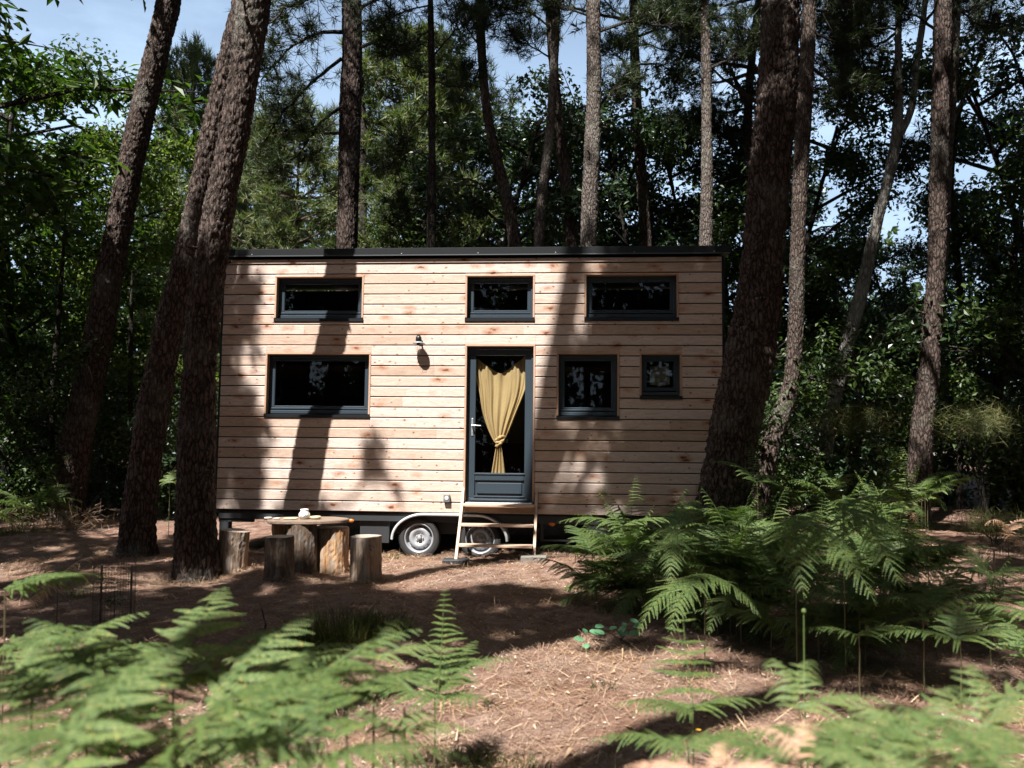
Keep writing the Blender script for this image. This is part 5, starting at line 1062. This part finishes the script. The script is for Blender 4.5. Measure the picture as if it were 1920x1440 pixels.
for px, py0, py1, d, w_, lb in ((625, 1440, 1390, 2.4, .009, 'bare pale stick standing at the bottom left of centre'), (757, 1430, 1330, 3.1, .007, 'thin dark stick standing beside the small fern'), (566, 1400, 1300, 2.6, .008, 'pale broken stem among the blurred ferns'), (585, 1170, 1125, 6.6, .007, 'orange dry stalk standing in the dark grass')):
    a_ = at(px, py1, d); g_ = float(gz(a_[0], d)); o_ = Buf().tube([(0, 0, -.02), (.012, 0, (a_[2] - g_) * .6), (0.0, .01, a_[2] - g_)], [w_, w_ * .85, w_ * .6], 8).obj('dry_stalk', plain('stalk', (.30, .2, .12), .8)); o_.location = (a_[0], d, g_); tag(o_, lb, 'stick')
def grass_tuft(x, y, r, h, n, seed, label):
    rg = np.random.default_rng(seed); B = Buf(); a = rg.uniform(0, 6.28, n); q = r * np.sqrt(rg.random(n)); b = np.stack([q * np.cos(a), q * np.sin(a), 0 * a], -1); b[:, 2] = gz(b[:, 0] + x, b[:, 1] + y) - gz(x, y) - .01
    l = h * rg.uniform(.35, 1.1, (n, 1)); dv = np.stack([np.cos(a) * .35, np.sin(a) * .35, np.ones(n)], -1) + rg.normal(0, .28, (n, 3)); dv /= np.linalg.norm(dv, axis=1)[:, None]; bend = rg.normal(0, .3, (n, 3)); bend[:, 2] = -abs(bend[:, 2]); s = np.cross(dv, rg.normal(size=(n, 3))); s /= np.linalg.norm(s, axis=1)[:, None]; w_ = .0028
    V = np.stack([b - s * w_, b + s * w_, b + dv * l * .55 + s * w_ * .8, b + dv * l * .55 - s * w_ * .8, b + dv * l + bend * l * .4], 1).reshape(-1, 3); i = np.arange(n)[:, None] * 5; B.add(V, i + [0, 1, 2, 3]); B.t.append(i + [3, 2, 4])
    o_ = B.obj('grass_tuft', M_grass); o_.location = (x, y, float(gz(x, y))); tag(o_, label, 'grass', 'grass tufts on the needle floor'); return o_
for px, py, r_, h, n, lb in ((640, 1195, .34, .34, 900, 'large dark green grass tuft left of centre'), (715, 1190, .25, .26, 500, 'grass tuft just right of the large one'), (580, 1210, .18, .2, 260, 'thin grass tuft just left of the large one'), (960, 1440, .2, .10, 260, 'short dry grass at the bottom centre'), (840, 1425, .22, .10, 260, 'short grass under the feathery fern'), (1130, 1140, .1, .1, 80, 'small grass tuft left of the fern clump'), (20, 1000, .3, .3, 300, 'grass tuft by the brush at the far left'), (150, 1110, .15, .12, 160, 'green grass patch beside the dead straw fern'), (735, 1042, .12, .07, 120, 'low weeds beside the left wheel'), (980, 1050, .12, .06, 100, 'low weeds under the right foot of the steps'), (1130, 1300, .08, .09, 60, 'sparse grass on the sunlit ground'), (545, 1035, .1, .08, 90, 'tiny green weed behind the dark stool')):
    p = gpt(px, py); grass_tuft(p[0], p[1], r_, h, n, int(px), lb)
# meadow on the bank at the back left
rg = np.random.default_rng(8); B = Buf(); n = 26000; x = rg.uniform(-24, -6, n); y = rg.uniform(23, 36, n); b = np.stack([x, y, gz(x, y)], -1); dv = rg.normal(0, .3, (n, 3)) + [0, 0, 1]; s = rg.normal(size=(n, 3)); s[:, 2] = 0; s /= np.linalg.norm(s, axis=1)[:, None]
V = np.stack([b - s * .012, b + s * .012, b + dv * .4], 1).reshape(-1, 3); B.add(V, np.arange(3 * n).reshape(-1, 3)); tag(B.obj('meadow_grass', M_grass), 'light green grass on the bank behind the left pines', 'grass', kind='stuff')
# needle litter, twigs, stones
def scatter(name, n, ln, wd, mat, label, cat, seed, dist, lift=.006):
    rg = np.random.default_rng(seed); y = 2.2 + (13.0 - 2.2) * rg.random(n) ** dist; x = y * rg.uniform(-.68, .68, n)
    a = rg.uniform(0, 6.28, n); tl = rg.normal(0, .22, n); l = ln * rg.uniform(.5, 1.3, n); dv = np.stack([np.cos(a), np.sin(a), tl], -1) * l[:, None]; sd = np.stack([-np.sin(a), np.cos(a), 0 * a], -1) * wd * rg.uniform(.6, 1.3, (n, 1))
    b = np.stack([x, y, gz(x, y) + lift + rg.random(n) * lift + abs(tl) * l * .5], -1) ; B = Buf(); V = np.stack([b - dv / 2 - sd, b - dv / 2 + sd, b + dv / 2 + sd * .3 + [0, 0, .002], b + dv / 2 - sd * .3 + [0, 0, .002]], 1).reshape(-1, 3); B.add(V, np.arange(4 * n).reshape(-1, 4))
    return tag(B.obj(name, mat), label, cat, kind='stuff')
scatter('needle_litter', 90000, .11, .0017, M_litter, 'fallen dry pine needles strewn over the ground', 'pine needles', 1, .8)
scatter('bark_chips', 5000, .03, .007, M_twigs, 'small bark chips and scales scattered over the ground', 'bark chips', 2, .8)
scatter('leaf_litter', 2200, .05, .011, M_litter, 'curled brown leaves fallen among the needles', 'fallen leaves', 4, .8, .008)
scatter('twig_litter', 900, .22, .004, M_twigs, 'thin fallen twigs scattered over the ground', 'twigs', 3, .8, .012)
rg = np.random.default_rng(15); B = Buf(); n = 1500
for k in range(n):
    y = 2.6 + 9 * rg.random(); x = y * rg.uniform(-.6, .6); s = rg.uniform(.004, .013); c = np.array([x, y, float(gz(x, y)) + s * .3]); v = np.array([[1, 0, 0], [0, 1, 0], [-1, 0, 0], [0, -1, 0], [0, 0, .7], [0, 0, -.7]]) * s * rg.uniform(.6, 1.3, (6, 1)) * [1.3, 1, .8]
    B.add(c + v, [[0, 1, 4], [1, 2, 4], [2, 3, 4], [3, 0, 4], [1, 0, 5], [2, 1, 5], [3, 2, 5], [0, 3, 5]])
tag(B.obj('gravel', M_stone), 'tiny pale stones scattered in the pine litter', 'gravel', kind='stuff')
B = Buf(); rg = np.random.default_rng(31)
for (cx, cy_, r0, n_) in ((-3.75, 10.1, .24, 1500), (-5.1, 11.4, .24, 900), (2.42, 9.9, .34, 900), (-3.38, 10.35, .18, 350), (-2.55, 9.45, .16, 350), (-2.15, 10.35, .18, 300), (-1.64, 9.62, .17, 350), (-8.05, 15.5, .3, 900), (7.1, 15, .25, 500), (-1.25, 11.6, .3, 500), (-.45, 11.6, .3, 400)):
    a = rg.uniform(0, 6.28, n_); q = r0 + abs(rg.normal(0, .16, n_)); z_ = np.clip(.07 - (q - r0) * .25, 0, 1) * rg.random(n_); p_ = np.stack([cx + q * np.cos(a), cy_ + q * np.sin(a), 0 * a], -1); p_[:, 2] = gz(p_[:, 0], p_[:, 1]) + z_ + .004
    b_ = rg.uniform(0, 6.28, n_); l_ = .10 * rg.uniform(.5, 1.2, n_); dv = np.stack([np.cos(b_), np.sin(b_), rg.normal(0, .25, n_)], -1) * l_[:, None]; sd = np.stack([-np.sin(b_), np.cos(b_), 0 * b_], -1) * .0022
    B.add(np.stack([p_ - dv / 2 - sd, p_ - dv / 2 + sd, p_ + dv / 2 + sd, p_ + dv / 2 - sd], 1).reshape(-1, 3), np.arange(4 * n_).reshape(-1, 4))
tag(B.obj('heaped_needles', M_litter), 'dry needles heaped round the feet of trunks and stools', 'pine needles', kind='stuff')
def branch_obj(pts, r, mat, name, label, cat):
    P = np.array(pts, float); c = P.mean(0); o_ = Buf().tube(P - c, r, 8).obj(name, mat, None, True); o_.location = c; return tag(o_, label, cat)
p = gpt(200, 1395); q = gpt(240, 1425); branch_obj([(-2.15, 4.3, .03), (-2.02, 4.25, .045), (-1.9, 4.1, .03)], [.014, .012, .008], M_bark_pale, 'fallen_branch', 'pale fallen branch lying under the ferns at lower left', 'branch')
branch_obj([(1.95, 4.9, .02), (2.15, 4.75, .05), (2.4, 4.55, .02)], [.006, .006, .003], M_twig, 'fallen_branch', 'thin twig lying by the curling fern at lower right', 'branch')
branch_obj([(-2.0, 6.9, .01), (-1.95, 6.85, .12), (-1.98, 6.8, .3)], [.012, .008, .004], M_bark_grey, 'fallen_branch', 'forked grey stub poking out of the dark grass', 'branch')
def guard(px, py0, py1, d, w_, label, seed):
    a_, b_ = at(px, py0, d), at(px, py1, d); g_ = float(gz(a_[0], d)); h = b_[2] - g_; r = w_ / F_PX * d / 2; t = thing('wire_tree_guard', label, 'tree guard', (a_[0], d, g_)); B = Buf()
    th = np.linspace(0, 2 * math.pi, 33)
    for k in range(int(h / .022) + 1): B.tube(np.stack([r * np.cos(th), r * np.sin(th), 0 * th + k * .022], -1), .0008, 3, False)
    for k in range(44): a = k * 2 * math.pi / 44; B.tube([(r * math.cos(a), r * math.sin(a), 0), (r * math.cos(a) * 1.01, r * math.sin(a), h + .01)], .0008, 3, False)
    B.obj('wire_mesh', M_wire, t)
    for sx in (-.55, .98): Buf().tube([(sx * r, -.3 * r, -.05), (sx * r + .004, -.3 * r, h * .9)], .009, 6).obj('stake', M_log_d, t)
    S = Buf(); S.tube([(0, 0, 0), (.01, 0, h * .3), (0, 0, h * .5)], .004, 5, False); leaves(S, [(0, 0, h * .35)], [.08], 26, .05, np.random.default_rng(seed)); S.obj('sapling', M_leaf, t)
guard(213, 1165, 1046, 7.45, 72, 'rusty wire mesh guard round a sapling left of the twin pines', 1)
guard(1880, 1120, 1020, 8.6, 74, 'wire mesh guard half hidden by ferns at the right edge', 2)
